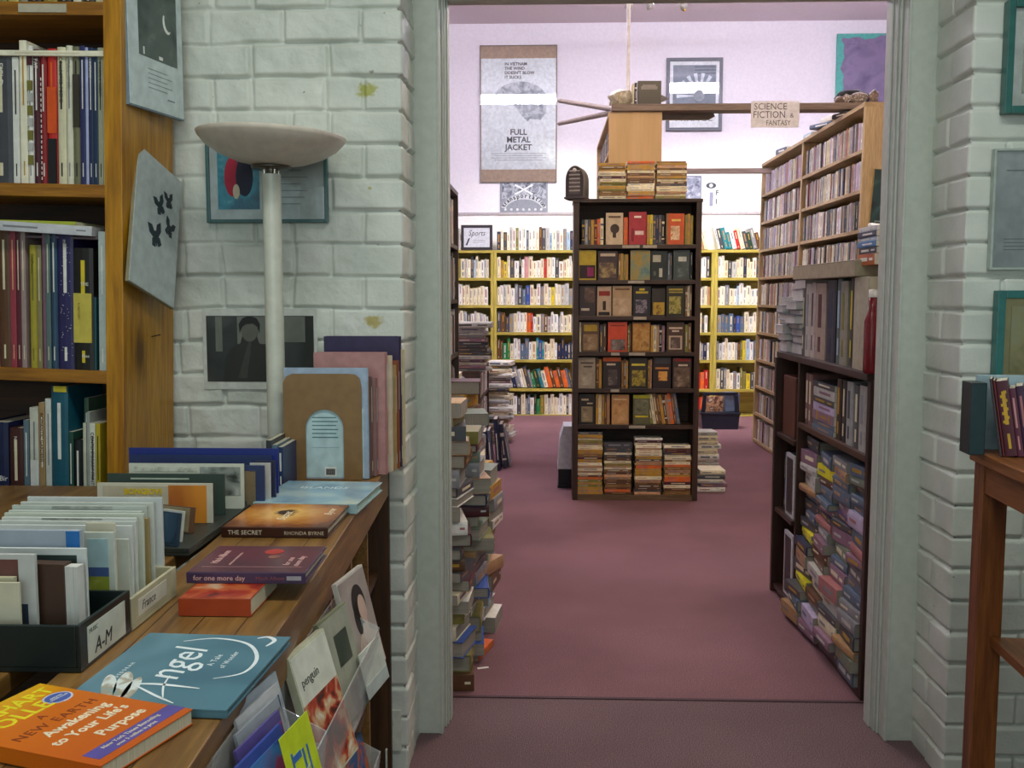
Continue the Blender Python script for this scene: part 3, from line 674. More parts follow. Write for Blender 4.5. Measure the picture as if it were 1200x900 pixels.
# ------------------------------------------------------------------ long low counter with open cubbies
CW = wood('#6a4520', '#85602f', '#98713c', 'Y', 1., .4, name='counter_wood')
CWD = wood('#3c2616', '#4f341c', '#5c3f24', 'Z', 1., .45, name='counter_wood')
MCT = T(-.411, 2.545, 0) @ RZ(2.72)
ct = empty('display_counter', MCT)
CD = .225; CL = 2.3
MB().box((-CD, -CL, .835), (-.0, 0, .860), bev=.002).build('countertop', CW, ct)
MB().box((-.022, -CL, .775), (-.002, -.0, .835), bev=.002).build('fascia', CW, ct)
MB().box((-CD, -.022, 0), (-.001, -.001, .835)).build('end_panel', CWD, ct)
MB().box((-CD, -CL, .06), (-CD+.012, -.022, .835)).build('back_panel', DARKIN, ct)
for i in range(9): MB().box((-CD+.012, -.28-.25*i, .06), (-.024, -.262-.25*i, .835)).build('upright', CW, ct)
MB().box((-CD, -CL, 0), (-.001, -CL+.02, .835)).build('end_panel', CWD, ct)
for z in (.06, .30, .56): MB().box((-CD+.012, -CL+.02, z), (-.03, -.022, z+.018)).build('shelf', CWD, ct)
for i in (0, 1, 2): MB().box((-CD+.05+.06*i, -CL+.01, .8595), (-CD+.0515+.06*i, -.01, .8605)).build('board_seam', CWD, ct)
tag(ct, 'long low wooden display counter with open cubbies, left of the doorway', 'counter')

def cover_book(name, corner, u, v, w, h, t, col, label, group, hard=True, art_=None, spine_text=None, pg='#d9d0b6', cat='book'):
    """closed book lying face up. corner: bottom-left corner of its base (as read), u: reading direction, v: towards the head. spine is on the left."""
    M = frame(corner, u, v); c = .0025 if hard else .0012
    mb = MB(); mats = [paper(col, .35, .06) if isinstance(col, str) else col]
    mb.box((0, 0, 0), (w, h, c), bev=c*.3); mb.box((0, 0, t-c), (w, h, t), bev=c*.3); mb.box((0, 0, c*.5), (c*1.5, h, t-c*.5))
    o = mb.build(name, mats, None, M)
    i = .004 if hard else .0012
    MB().box((c, i, c), (w-i, h-i, t-c)).build('pages', pages(pg), o)
    tag(o, label, cat, group); return o
gc = 'books lying on the counter top'
# the near orange book
R_ = Vector((-.349, .929, .861)); vd = (Vector((-.5388, .989, 0))-Vector((-.349, .929, 0))).normalized(); ud = Vector((-vd.y, vd.x, 0))*-1
if ud.y < 0: ud = -ud
def orange_cover():
    m, nt, b = new_mat('orange_cover'); v = coord(nt, (1, 1, 1))
    sx = nt.nodes.new('ShaderNodeSeparateXYZ'); nt.links.new(v, sx.inputs[0])
    r = ramp(nt, [(.0, hexc('#c85a10')), (.62, hexc('#d9700c')), (.85, hexc('#e6a80e')), (1., hexc('#e6c412'))])
    mm = nd(nt, 'ShaderNodeMath', operation='MULTIPLY_ADD'); mm.inputs[1].default_value = 4.4; mm.inputs[2].default_value = .0
    nt.links.new(sx.outputs[1], mm.inputs[0]); nt.links.new(mm.outputs[0], r.inputs[0]); nt.links.new(r.outputs[0], b.inputs['Base Color'])
    b.inputs['Roughness'].default_value = .35; return m
W1, H1, T1 = .130, .200, .016
R_ = atZ(226, 831, .877); R_.z = .8612; vd = (atZ(42, 800, .877)-atZ(226, 831, .877)).normalized(); ud = Vector((vd.y, -vd.x, 0)); ud = ud if ud.y > 0 else -ud
c0 = R_-ud*W1
ne = cover_book('book', c0, ud, vd, W1, H1, T1, orange_cover(), 'orange and yellow paperback about awakening, lying nearest on the counter', gc, False)
z = T1+.0001
yl = paper('#e8d820'); br = paper('#8a3c10'); cr = paper('#f0e2c0'); pu = paper('#5a4f9c')
text('ECKHART', .0260, yl, T(.006, .170, z), ne, 'title', bold=.0006); text('TOLLE', .0290, yl, T(.010, .143, z), ne, 'title', bold=.0006)
text('A', .014, br, T(.058, .126, z), ne, 'title'); text('NEW EARTH', .0165, br, T(.012, .107, z), ne, 'title', sp=1.15)
text('Awakening', .0185, cr, T(.030, .088, z), ne, 'title', bold=.0004); text('to Your Life\'s', .0175, cr, T(.018, .066, z), ne, 'title', bold=.0004); text('Purpose', .0185, cr, T(.050, .042, z), ne, 'title', bold=.0004)
q = MB().box((.010, .010, T1-.0001), (.130, .030, T1+.0003)).build('cover_strip', pu, ne)
text('New York Times Bestselling', .0068, cr, T(.028, .0215, z+.0003), ne, 'title'); text('over 5 million in print', .0062, cr, T(.038, .0135, z+.0003), ne, 'title')
q = MB().prism([(.106+.016*math.cos(i*math.pi/12), .152+.014*math.sin(i*math.pi/12)) for i in range(24)], T1, T1+.0003).build('seal', paper('#c2c6d8'), ne)
MB().prism([(.106+.0138*math.cos(i*math.pi/12), .152+.0117*math.sin(i*math.pi/12)) for i in range(24)], T1+.0003, T1+.0005).build('seal_centre', paper('#4b5fa8'), q)
text('OPRAH\'S\nBOOK CLUB', .0040, WHITE, T(.106, .153, T1+.0006), q, 'lettering', 'CENTER')
# pale blue Angel book
A_fl, A_fr, A_nr = Vector((-.494, 1.226, 0)), Vector((-.324, 1.183, 0)), Vector((-.334, .966, 0))
ud = (A_fr-A_nr).normalized(); vd = Vector((-ud.y, ud.x, 0)); W2, H2, T2 = .220, .184, .009
an = cover_book('book', Vector((-.330, .972, .8612)), ud, vd, W2, H2, T2, '#54808f', 'teal-blue hardback titled Angel in white script, lying on the counter', gc, True)
z = T2+.0001; wt = paper('#e6eef0')
MB().box((0, 0, T2-.0002), (W2, H2, T2+.0002)).build('cover_picture', art(['#466f82', '#547f90', '#648f9e', '#8ab2bc'], 5, (1, 1, 1), .25, 2.), an)
def swash(pts, r0, parent, mm, zz, n=40):
    P = [Vector((p[0], p[1], 0)) for p in pts]; out = []
    for i in range(len(P)-1):
        a = P[max(i-1, 0)]; b = P[i]; c = P[i+1]; d = P[min(i+2, len(P)-1)]
        for k in range(8):
            t = k/8; out.append(.5*((2*b)+(c-a)*t+(2*a-5*b+4*c-d)*t*t+(3*b-a-3*c+d)*t**3))
    out.append(P[-1]); L = []; Rr = []
    for i, p in enumerate(out):
        t_ = (out[min(i+1, len(out)-1)]-out[max(i-1, 0)]).normalized(); n_ = Vector((-t_.y, t_.x, 0)); wv = r0*(.35+.65*math.sin(math.pi*i/(len(out)-1)))
        L.append((p+n_*wv)); Rr.append((p-n_*wv))
    mb = MB(); vs = [tuple(q+Vector((0, 0, zz))) for q in L]+[tuple(q+Vector((0, 0, zz))) for q in Rr]; m_ = len(L)
    mb.add(vs, [[i, i+m_, i+m_+1, i+1] for i in range(m_-1)]); return mb.build('title', mm, parent)
z2_ = T2+.0006
swash([(.012, .062), (.03, .09), (.058, .128)], .0018, an, wt, z2_); swash([(.058, .130), (.060, .10), (.052, .050)], .0026, an, wt, z2_); swash([(.022, .078), (.055, .092), (.085, .098)], .0012, an, wt, z2_)
text('ngel', .064, wt, T(.072, .086, z), an, 'title', shear=.25, xs=.95)
swash([(.193, .128), (.206, .09), (.190, .045), (.145, .018), (.10, .018), (.080, .046)], .0024, an, wt, z2_); swash([(.210, .040), (.216, .028), (.204, .016), (.184, .020)], .003, an, wt, z2_)
text('A Tale', .011, wt, T(.118, .062, z), an, 'title', sp=1.2); text('of Wonder', .010, wt, T(.112, .046, z), an, 'title', sp=1.15); text('DEBORAH', .007, wt, T(.075, .155, z), an, 'title', sp=1.6)
q = MB(); 
for cx, cy, a, b, rr in ((.055, .118, .040, .009, 18), (.050, .132, .036, .008, 24), (.045, .104, .034, .007, 10)):
    q.prism([(cx+a*math.cos(i*math.pi/10)*math.cos(R(rr))-b*math.sin(i*math.pi/10)*math.sin(R(rr)), cy+.02+a*math.cos(i*math.pi/10)*math.sin(R(rr))+b*math.sin(i*math.pi/10)*math.cos(R(rr))) for i in range(20)], T2+.0002, T2+.0004)
q.build('printed_wing', art(['#8aa9a9', '#a9a08c', '#dfe6e2', '#c9d8da'], 40), an)
# small red book, then the plum book on it
def lay(w_len, d, t, corner, ang, col, label, art_cols, hard=True, scale=10, pg='#d9d0b6', cols=None):
    """face-up book with its spine towards the camera: x along spine (length w_len), y away from the camera"""
    u = Vector((math.cos(R(ang)), math.sin(R(ang)), 0)); v = Vector((-u.y, u.x, 0)); M = frame(corner, u, v); mb = MB(); c = .003 if hard else .0012
    mb.box((0, 0, 0), (w_len, d, c), bev=c*.3); mb.box((0, 0, t-c), (w_len, d, t), bev=c*.3); mb.box((0, 0, c*.5), (w_len, c*1.3, t-c*.5), bev=c*.3)
    o = mb.build('book', paper(col, .3, .08), None, M); i = .005 if hard else .001
    MB().box((i, c, c), (w_len-i, d-i, t-c)).build('pages', pages(pg), o)
    if art_cols: MB().box((.002, .003, t-.0003), (w_len-.002, d-.002, t+.0002)).build('cover_picture', art(art_cols, scale, (1, 1, 1), .22), o)
    return tag(o, label, 'book', gc)
rb = lay(.100, .135, .0245, Vector((-.502, 1.294, .8612)), 0, '#a8401c', 'small red-orange book lying under the plum-coloured one on the counter', ['#5c1a10', '#a83018', '#c8622c', '#d8b08c'], False, 16)
_o = atZ(218, 671, .902); om = lay(.172, .150, .016, Vector((_o.x, _o.y, .8862)), 1, '#3f2a4c', 'plum hardback with a round red seal, lying on the small red book', ['#4a2034', '#5c2838', '#6a2c3c', '#5a2840'], True, 8)
tx = paper('#d9b0a8'); 
MB().box((.012, .030, .0161), (.160, .0305, .0164)).build('rule', tx, om)
text('Mitch Albom', .016, tx, T(.030, .048, .0164) @ RZ(90), om, 'title', xs=.85); text('for one', .014, tx, T(.138, .040, .0164) @ RZ(90), om, 'title'); text('more day', .014, tx, T(.153, .035, .0164) @ RZ(90), om, 'title')
text('AUTHOR OF THE FIVE PEOPLE', .0050, tx, T(.052, .040, .0164) @ RZ(90), om, 'title')
MB().prism([(.098+.015*math.cos(i*math.pi/12), .115+.015*math.sin(i*math.pi/12)) for i in range(24)], .0162, .0166).build('seal', paper('#b03a30'), om)
MB().prism([(.105+.009*math.cos(i*math.pi/12), .085+.009*math.sin(i*math.pi/12)) for i in range(24)], .0162, .0166).build('printed_emblem', paper('#8a5a48'), om)
text('for one more day', .0105, tx, T(.010, -.0003, .0045) @ RX(90), om, 'title'); text('Mitch Albom', .0080, paper('#8d4a55'), T(.100, -.0003, .005) @ RX(90), om, 'title')
MB().box((.145, -.0006, .005), (.166, .0002, .011)).build('spine_mark', paper('#a9a0a8'), om)
_o = atZ(259, 618, .879); se = lay(.195, .235, .018, Vector((_o.x, _o.y, .8612)), 0, '#3a1c12', 'brown and gold hardback with a sunburst cover, lying behind the plum one', None, True)
def sunburst():
    m, nt, b = new_mat('sunburst_cover'); v = coord(nt)
    sub = nd(nt, 'ShaderNodeVectorMath', operation='SUBTRACT'); sub.inputs[1].default_value = (.085, .12, .018); nt.links.new(v, sub.inputs[0])
    ln = nd(nt, 'ShaderNodeVectorMath', operation='LENGTH'); nt.links.new(sub.outputs[0], ln.inputs[0])
    n = nd(nt, 'ShaderNodeTexNoise', Scale=28., Detail=4.); nt.links.new(v, n.inputs['Vector'])
    a = nd(nt, 'ShaderNodeMath', operation='MULTIPLY_ADD'); a.inputs[1].default_value = .06; nt.links.new(n.outputs[0], a.inputs[0]); nt.links.new(ln.outputs['Value'], a.inputs[2])
    r = ramp(nt, [(.045, hexc('#3a1a0c')), (.058, hexc('#f0c070')), (.10, hexc('#c88438')), (.14, hexc('#8a4c1c')), (.18, hexc('#4e2410'))])
    nt.links.new(a.outputs[0], r.inputs[0]); nt.links.new(r.outputs[0], b.inputs['Base Color']); b.inputs['Roughness'].default_value = .25; return m
MB().box((.001, .003, .0177), (.194, .234, .0183)).build('cover_picture', sunburst(), se)
text('THE SECRET', .0115, paper('#d9cdb8'), T(.012, -.0003, .005) @ RX(90), se, 'title'); text('RHONDA BYRNE', .0095, paper('#c9b8a0'), T(.115, -.0003, .005) @ RX(90), se, 'title')
text('Secret', .026, paper('#f0e0c0'), T(.100, .060, .0185) @ RZ(90), se, 'title', shear=.3); text('Byrne', .022, paper('#f0dcc0'), T(.178, .105, .0185) @ RZ(90), se, 'title', shear=.3)
pb = lay(.215, .235, .020, Vector((-.592, 1.935, .8612)), -3, '#9db9bd', 'pale blue-green hardback lying in front of the bookend', ['#6f93b0', '#8eb0c4', '#a8c4cc', '#c4d4cc'], True, 9, '#b9d0c4')
text('ISLANDS', .028, paper('#cfe0e4'), T(.05, .15, .0204), pb, 'title')
# bookend and the books behind it
be_m = paper('#8a6a42', .4, .08, metal=.2)
be = empty('bookend', T(-.621, 2.288, .8605) @ RZ(1))
w_, h_, rad_, a0_, a1_, ah_ = .186, .253, .024, .052, .142, .168; rr_ = (a1_-a0_)/2; cx_ = (a0_+a1_)/2; cz_ = ah_-rr_
inn = [(a0_, 0)]+[(cx_-rr_*math.cos(R(a)), cz_+rr_*math.sin(R(a))) for a in range(0, 181, 6)]+[(a1_, 0)]
out = [(0, 0)]
for a in range(0, 181, 6):
    dx, dz = -math.cos(R(a)), math.sin(R(a)); k = 9.
    if dx < -1e-6: k = min(k, cx_/-dx)
    if dx > 1e-6: k = min(k, (w_-cx_)/dx)
    if dz > 1e-6: k = min(k, (h_-cz_)/dz)
    x, z = cx_+dx*k, cz_+dz*k
    for qx, sx in ((rad_, -1), (w_-rad_, 1)):          # round the two upper corners
        if (x-qx)*sx > 0 and z > h_-rad_:
            v = Vector((x-qx, z-h_+rad_)); 
            if v.length > rad_: v = v.normalized()*rad_; x, z = qx+v.x, h_-rad_+v.y
    out.append((x, z))
out.append((w_, 0)); mb = MB(); n = len(inn)
vs = [(x, 0, z) for x, z in out]+[(x, 0, z) for x, z in inn]+[(x, .0025, z) for x, z in out]+[(x, .0025, z) for x, z in inn]; fs = []
for i in range(n-1): fs += [[i, n+i, n+i+1, i+1], [2*n+i, 2*n+i+1, 3*n+i+1, 3*n+i], [i, i+1, 2*n+i+1, 2*n+i], [n+i+1, n+i, 3*n+i, 3*n+i+1]]
mb.add(vs, fs); mb.build('plate', be_m, be)
MB().box((.054, .0, .0002), (.140, .16, .0012)).build('foot', be_m, be)
tag(be, 'brown metal bookend with an arched cut-out, standing at the far end of the counter', 'bookend')
gb = 'books standing behind the bookend'
def upb(x_left, x_right, y, t, zt, col, label, hard=True, pg='#d9d0b6', ang=0, specs=()):
    """upright book, spine towards the aisle (+X), its back board facing the camera"""
    w = x_right-x_left; me = spine_mesh(t, zt-.8625, w, col, accent('navy'), hard, pg=pg, style=.99)
    o = put(me, T(x_right, y, .8622) @ RZ(90+ang), label, gb); return o
b1 = upb(-.620, -.420, 2.296, .013, 1.127, '#9fb1c6', 'tall pale blue book with a barcode, standing against the bookend')
MB().box((-.0006, .012, .003), (.0003, .190, .168)).build('back_cover_panel', paper('#b9d3d6', .35), b1)
for i in range(6): MB().box((-.0009, .073+.004*(i % 2), .098+.0095*i), (-.0005, .135, .1005+.0095*i)).build('printed_line', paper('#54787c'), b1)
MB().box((-.0012, .070, .075), (-.0005, .136, .0755)).build('rule', paper('#7d98a8'), b1)
bcd = MB().box((-.0010, .078, .006), (-.0005, .106, .028)).build('barcode_label', WHITE, b1)
for i in range(16): MB().box((-.0014, .081+.0014*i, .009), (-.0009, .0817+.0014*i+.0004*(i % 3), .024)).build('bar', BLACK, bcd)
upb(-.590, -.416, 2.312, .020, 1.105, '#6d5450', 'brown book between pale blue and pink ones at the bookend')
upb(-.565, -.407, 2.334, .017, 1.10, '#8f6a66', 'dusty brown-pink book left of the thick pink one')
upb(-.562, -.386, 2.352, .034, 1.160, '#b07f7c', 'thick dusty pink hardback behind the bookend', True, '#d8b8b0')
upb(-.545, -.378, 2.388, .024, 1.15, '#d2c2a8', 'cream book behind the thick pink hardback')
upb(-.51, -.372, 2.414, .018, 1.125, '#a88a5a', 'tan book among those behind the bookend')
upb(-.53, -.368, 2.434, .020, 1.135, '#8a4a2c', 'rust-brown book near the end of the counter')
upb(-.56, -.366, 2.456, .028, 1.195, '#2c2148', 'tall dark violet book, highest behind the bookend')
upb(-.50, -.362, 2.486, .032, 1.16, '#cfc29a', 'pale yellow book last at the brick end of the counter')
# small books leaning left of the bookend
for i, (c, hh) in enumerate((('#3a3d42', .11), ('#5d7684', .10), ('#2b3c66', .095))):
    put(spine_mesh(.012, hh, .12, c, 'white', False), T(-.630+.013*i, 2.17, .862) @ RZ(0), f'{("charcoal", "grey blue", "dark blue")[i]} small upright book left of the bookend', gb)
put(spine_mesh(.013, .24, .13, '#4b5a60', 'white', False), T(-.6205, 2.40, .862) @ RZ(0) , 'dark grey book standing between the lamp pole and the bookend', gb)

# ------------------------------------------------------------------ low table with boxes of cards and prints
tb = empty('low_table', loc=(-1.05, 1.4, 0))
MB().box((-.45, -.95, .835), (.425, .80, .860), bev=.003).build('tabletop', CW, tb)
for sx in (-.43, .385):
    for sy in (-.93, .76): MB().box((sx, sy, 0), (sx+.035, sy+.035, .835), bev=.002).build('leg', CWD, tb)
tag(tb, 'wooden table flush with the counter, carrying the boxes of prints', 'table')
def filebox(y0, y1, z1, m, label, xs=(-1.13, -.540), nm='file_box'):
    rt_ = empty(nm, loc=((xs[0]+xs[1])/2, (y0+y1)/2, .8615)); w = (xs[1]-xs[0])/2; d = (y1-y0)/2; h = z1-.8615; t = .005
    MB().box((-w, -d, 0), (w, d, t)).build('bottom', m, rt_)
    for n_, a, b in (('side', (-w, -d, t), (-w+t, d, h)), ('side', (w-t, -d, t), (w, d, h)), ('front', (-w+t, -d, t), (w-t, -d+t, h)), ('back', (-w+t, d-t, t), (w-t, d, h))):
        MB().box(a, b, bev=.0012).build(n_, m, rt_)
    tag(rt_, label, 'box'); return rt_, w, d, h
r_, w, d, h = filebox(1.090, 1.229, .917, paper('#12201e', .35), 'dark green file box with a hand-lettered A-M label on its side')
lb = MB().box((w-.0002, -d+.018, .004), (w+.0008, d-.018, h-.008)).build('label', paper('#c9cbbd'), r_)
text('A-M', .026, BLACK, T(w+.0009, -.035, .010) @ RZ(90) @ RX(90), lb, 'lettering', shear=.2); text('MUSIC', .008, paper('#6a6c66'), T(w+.0009, -.048, h-.017) @ RZ(90) @ RX(90), lb, 'lettering')
r_, w, d, h = filebox(1.233, 1.388, .904, paper('#b9b294', .5), 'cream file box with a handwritten label, behind the dark green one')
lb = MB().box((w-.0002, -d+.02, h-.030), (w+.0008, d-.04, h-.008)).build('label', paper('#cfcabb'), r_)
text('France', .017, paper('#5a5650'), T(w+.0009, -.048, h-.024) @ RZ(90) @ RX(90), lb, 'lettering', shear=.3)
r_, w, d, h = filebox(1.60, 2.14, .874, paper('#2e3430', .5), 'long grey-black box holding the taller prints, nearest the lamp', (-.88, -.600))
def card(xl, xr, yt, Y, t, col, label, group, zb=.867, specs=(), lean=2, edge=None, ang=0, art_=None, name='print'):
    Y *= (.85 if Y < 1.7 else .923); a = atY(xl, yt, Y); b = atY(xr, yt, Y); w = b.x-a.x; h = b.z-zb
    rt_ = MB().box((0, 0, 0), (w, t, h), bev=min(.0004, t*.2)).build(name, paper(CN.get(col, col), .5, .05), None, T(a.x, Y, zb) @ RZ(ang) @ RX(-lean))
    for s in specs:
        x0, x1, z0, z1, m = s[:5]; nm = s[5] if len(s) > 5 else 'picture'
        MB().box((x0*w, -.0008, z0*h), (x1*w, .0002, z1*h)).build(nm, m, rt_)
    if edge: MB().box((w-.0001, .0006, .001), (w+.0006, t-.0006, h-.001)).build('page_edge', pages(edge), rt_)
    tag(rt_, label, 'print' if name == 'print' else 'book', group); return rt_, w, h
gp = 'mounted prints and thin books filed in the boxes'
card(150, 325, 526, 2.195, .006, '#182a7a', 'royal blue folder, rearmost in the box beside the lamp', gp)
card(152, 318, 534, 2.180, .004, '#1e2f5e', 'dark blue folder in front of the royal blue one', gp)
for i, (xr, c) in enumerate(((322, 'navy'), (316, 'pale grey'), (309, '#24345e'))):
    card(xr-24, xr, 540+3*i, 2.15-.02*i, .006, c, f'{("navy", "pale grey", "dark blue")[i]} thin volume on the right of the folders near the bookend', gp, name='thin_book')
card(150, 285, 544, 2.10, .004, '#cfd2c2', 'cream print with faint grey drawing, before the blue folders', gp, specs=[(.62, .97, .3, .93, art(['#3a3f3c', '#8f9690', '#c9ccc0'], 30)), (.05, .6, .82, .93, art(['#a9ab9a', '#cfd2c2', '#d9dccd'], 60))])
card(282, 299, 552, 2.11, .004, '#b09a70', 'tan card peeping out right of the cream print', gp)
card(125, 262, 556, 2.04, .006, '#33443e', 'dark green-grey mounted print behind the orange one', gp, specs=[(.2, .7, .86, .9, paper('#a9b8a8'), 'lettering_strip')])
c_, w, h = card(113, 248, 567, 1.965, .005, '#ccc6b4', 'print with yellow lettering and an orange picture in a cream mount', gp, specs=[(.62, .95, .0, .95, art(['#5a2c12', '#b0601c', '#d88a2c'], 8)), (.05, .62, .1, .93, paper('#b9ae96'))])
text('BONGIOVI', .0150, paper('#d8b81c'), T(.052, -.0014, h-.021) @ RX(90), c_, 'lettering', bold=.0008)
card(186, 232, 592, 1.90, .006, '#6b4a34', 'brown leaning print with a pale edge, right of the white stack', gp, ang=-20, lean=10, specs=[(0.03, .9, .05, .97, art(['#7a6a52', '#978a6c', '#b0a488'], 10))])
card(186, 218, 597, 1.83, .006, '#c9cdc6', 'white-edged leaning print beside the brown one', gp, ang=-25, lean=10)
card(186, 212, 600, 1.79, .006, '#2b4258', 'dark blue leaning print at the right of the white stack', gp, ang=-25, lean=10, specs=[(.1, .9, .1, .96, art(['#1c3044', '#31506a', '#54748a'], 14))])
whites = [(30, 188, 584, 1.630, '#c9cdcb'), (22, 178, 590, 1.618, '#cfd2c9'), (12, 170, 594, 1.606, '#bfc6bd'), (8, 164, 600, 1.594, '#d6dbd2'), (3, 166, 603, 1.582, '#cdd2c4'), (0, 158, 608, 1.568, '#dde0da'), (-6, 157, 612, 1.556, '#d2d6cf'), (-10, 153, 617, 1.543, '#dadedb')]
wd = ('rearmost and widest', 'second from the back', 'third from the back', 'fourth from the back', 'fifth from the back', 'sixth from the back', 'seventh from the back', 'frontmost')
for i, (a, b, yt, Y, c) in enumerate(whites):
    card(a, b, yt, Y, .005, c, f'white mounted print in the cream box, {wd[i]}', gp, specs=[(.3, .75, .965, .995, art(['#7a8078', '#b9bdb4'], 30))] if i in (2, 5) else ())
card(155, 173, 608, 1.602, .007, '#a3905e', 'tan thick card at the right end of the white prints', gp, lean=0)
card(172, 190, 622, 1.642, .006, '#d6d9d6', 'white-edged dark purple print at the right end of the cream box', gp, specs=[(.05, .8, 0, .95, paper('#2b1c34'))], lean=0)
card(100, 134, 613, 1.478, .004, '#d2ccb4', 'cream card behind the castle card', gp, lean=0)
gq = 'mounted prints and thin books in the dark green box'
card(98, 133, 624, 1.462, .005, '#ccd2c6', 'white card with a small landscape of sky, blue hills and green field', gq, lean=0, specs=[(.12, .8, .62, .93, paper('#a9c6c9')), (.12, .8, .52, .62, paper('#41588a')), (.12, .8, .28, .52, art(['#5c6a20', '#8f9a34', '#b9b45c'], 24)), (.12, .8, .05, .24, paper('#b9c0a4'))])
card(112, 150, 632, 1.512, .004, '#c9ccc2', 'plain white card behind the landscape card', gq, lean=0)
c_, w, h = card(-20, 93, 622, 1.400, .008, '#a9b2bd', 'pale grey-blue print with a bright blue circle and blue edge', gq, lean=0, specs=[(.86, 1.0, .0, .995, paper('#1f6fb8'), 'blue_edge')])
MB().prism([(w*.56+.026*math.cos(i*math.pi/14), h*.62+.026*math.sin(i*math.pi/14)) for i in range(28)], -.0012, 0, 0, None, 'Y').build('blue_disc', paper('#1c66c0'), c_)
card(-30, 100, 643, 1.382, .005, '#d9dcd8', 'white mount with a dark green picture, middle of the dark green box', gq, lean=0, specs=[(.1, .92, .1, .93, paper('#2c3a36'))])
c_, w, h = card(34, 76, 661, 1.350, .018, '#4a3224', 'brown book with thick white page edges, in the dark green box', gq, lean=0, ang=-4, name='thin_book')
MB().box((w-.004, .002, .003), (w+.016, .017, h-.003)).build('pages', pages('#e6e4dc'), c_)
card(-25, 40, 650, 1.334, .006, '#c9cac6', 'white-edged print with a dark red and navy picture, front left', gq, lean=0, specs=[(.1, .7, .5, .95, paper('#6a4038')), (.1, .85, .05, .5, paper('#24364a'))])
card(-30, 16, 677, 1.322, .007, '#c4bc9c', 'cream card standing frontmost at the left edge', gq, lean=0)
card(-40, 22, 683, 1.312, .004, '#d9d2b8', 'pale cream card with a ribbed edge, frontmost at the left', gq, lean=0)

# ------------------------------------------------------------------ acrylic holders with booklets on the aisle side of the counter
ac = clear('clear_acrylic', (.75, .78, .76, 1), .30, .03)
def holder(Y0, Y1, x, z0, label):
    rt_ = empty('brochure_holder', T(x, Y0, z0)); L = Y1-Y0
    MB().box((.0, 0, 0), (.062, L, .002)).build('base', ac, rt_); MB().box((-.002, 0, 0), (.0, L, .16)).build('back', ac, rt_)
    MB().box((.0, 0, 0), (.0015, .002, .0)).build('edge', ac, rt_) if False else None
    f = MB(); f.prism([(.062, 0), (.064, 0), (.076, .11), (.074, .11)], 0, L, 0, None, 'Y'); f.build('front', ac, rt_)
    for yy_ in (0, L-.002): MB().prism([(0, 0), (.062, 0), (.074, .11), (0, .15)], yy_, yy_+.002, 0, None, 'Y').build('side', ac, rt_)
    tag(rt_, label, 'holder'); return rt_
holder(1.18, 1.62, -.358, .625, 'clear acrylic holder on the side of the counter with the picture-covered booklets')
holder(.80, 1.12, -.335, .672, 'clear acrylic holder nearest the camera, with the fan of leaflets')
gm = 'booklets in the acrylic holders'
def booklet(Y, x, z0, w, h, t, rz, lean, col, specs, label, txt=None):
    """front faces the aisle (+X), turned towards the camera by rz and leaning back"""
    M = T(x, Y, z0) @ RZ(90-rz) @ RX(-lean)
    o = MB().box((0, 0, 0), (w, t, h), bev=.0005).build('booklet', [paper(col, .3)], None, M)
    MB().box((w-.001, .0006, .0006), (w+.0004, t-.0006, h-.0006)).build('pages', pages(), o)
    for s in specs: MB().box((s[0]*w, -.0007, s[1]*h), (s[2]*w, .0002, s[3]*h)).build(s[5] if len(s) > 5 else 'picture', s[4], o)
    if txt: text(txt[0], txt[1], paper(txt[2]), T(txt[3]*w, -.0009, txt[4]*h) @ RX(90), o, 'title')
    tag(o, label, 'booklet', gm); return o
# quads: near top corner at about (X, Y); leaning so that the foot stands out
booklet(1.285, -.300, .620, .128, .19, .012, 9, 16, '#c9cbb0', [(.02, .62, .98, .98, paper('#d4d6c9')), (.02, .02, .98, .62, art(['#1d2a2a', '#5a2018', '#b03a20', '#c9a27a', '#d9d2c0'], 30))], 'white-topped booklet with a still life of red flowers, in the acrylic holder', ('penguin', .019, '#3a3c38', .12, .74))
b_ = booklet(1.435, -.306, .634, .12, .17, .008, 9, 14, '#7c8468', [(.02, .02, .98, .98, paper('#9a9c8c')), (.35, .5, .8, .8, paper('#3f5244')), (.45, .02, .98, .3, paper('#b9bdc4'))], 'grey-green booklet with a dark label, between the flower and portrait booklets')
b_ = booklet(1.56, -.302, .655, .125, .175, .009, 9, 14, '#c2bcb4', [(.02, .02, .98, .98, art(['#8f837f', '#a3958f', '#b9aaa4'], 9))], 'booklet with a painted portrait of a dark-haired woman, farthest in the acrylic holder')
q = MB(); q.prism([(.035, .002), (.03, .05), (.05, .075), (.06, .10), (.085, .10), (.088, .07), (.12, .055), (.123, .002)], -.0012, -.0005, 0, None, 'Y'); q.build('painted_bust', paper('#c9b2a6'), b_)
q = MB(); q.prism(ell(.067, .12, .028, .034), -.0018, -.0006, 0, None, 'Y'); q.prism(ell(.05, .10, .013, .028), -.0018, -.0006, 0, None, 'Y'); q.build('painted_hair', paper('#2c2322'), b_)
q = MB(); q.prism(ell(.075, .11, .016, .024), -.0024, -.0015, 0, None, 'Y'); q.build('painted_face', paper('#c4a596'), b_)
booklet(1.53, -.283, .645, .10, .075, .003, 9, 14, '#c6cac2', [(.02, .02, .98, .3, paper('#aab2b0'))], 'small blank white card at the far end of the acrylic holder')
holder(1.26, 1.60, -.355, .415, 'lower clear acrylic holder under the picture booklets')
booklet(1.31, -.295, .425, .13, .17, .012, 9, 12, '#3d3028', [(.02, .02, .98, .98, art(['#1c2a4a', '#8a3c1c', '#c98a34', '#d9c9a0', '#2f5a6a'], 90, (1, 1, 1)))], 'booklet with a speckled mosaic cover in the lower acrylic holder')
booklet(1.45, -.295, .425, .12, .15, .010, 9, 12, '#24364a', [(.02, .02, .98, .98, art(['#12284a', '#245a8a', '#c05a24', '#1a1c22'], 30))], 'dark blue and orange booklet in the lower acrylic holder')
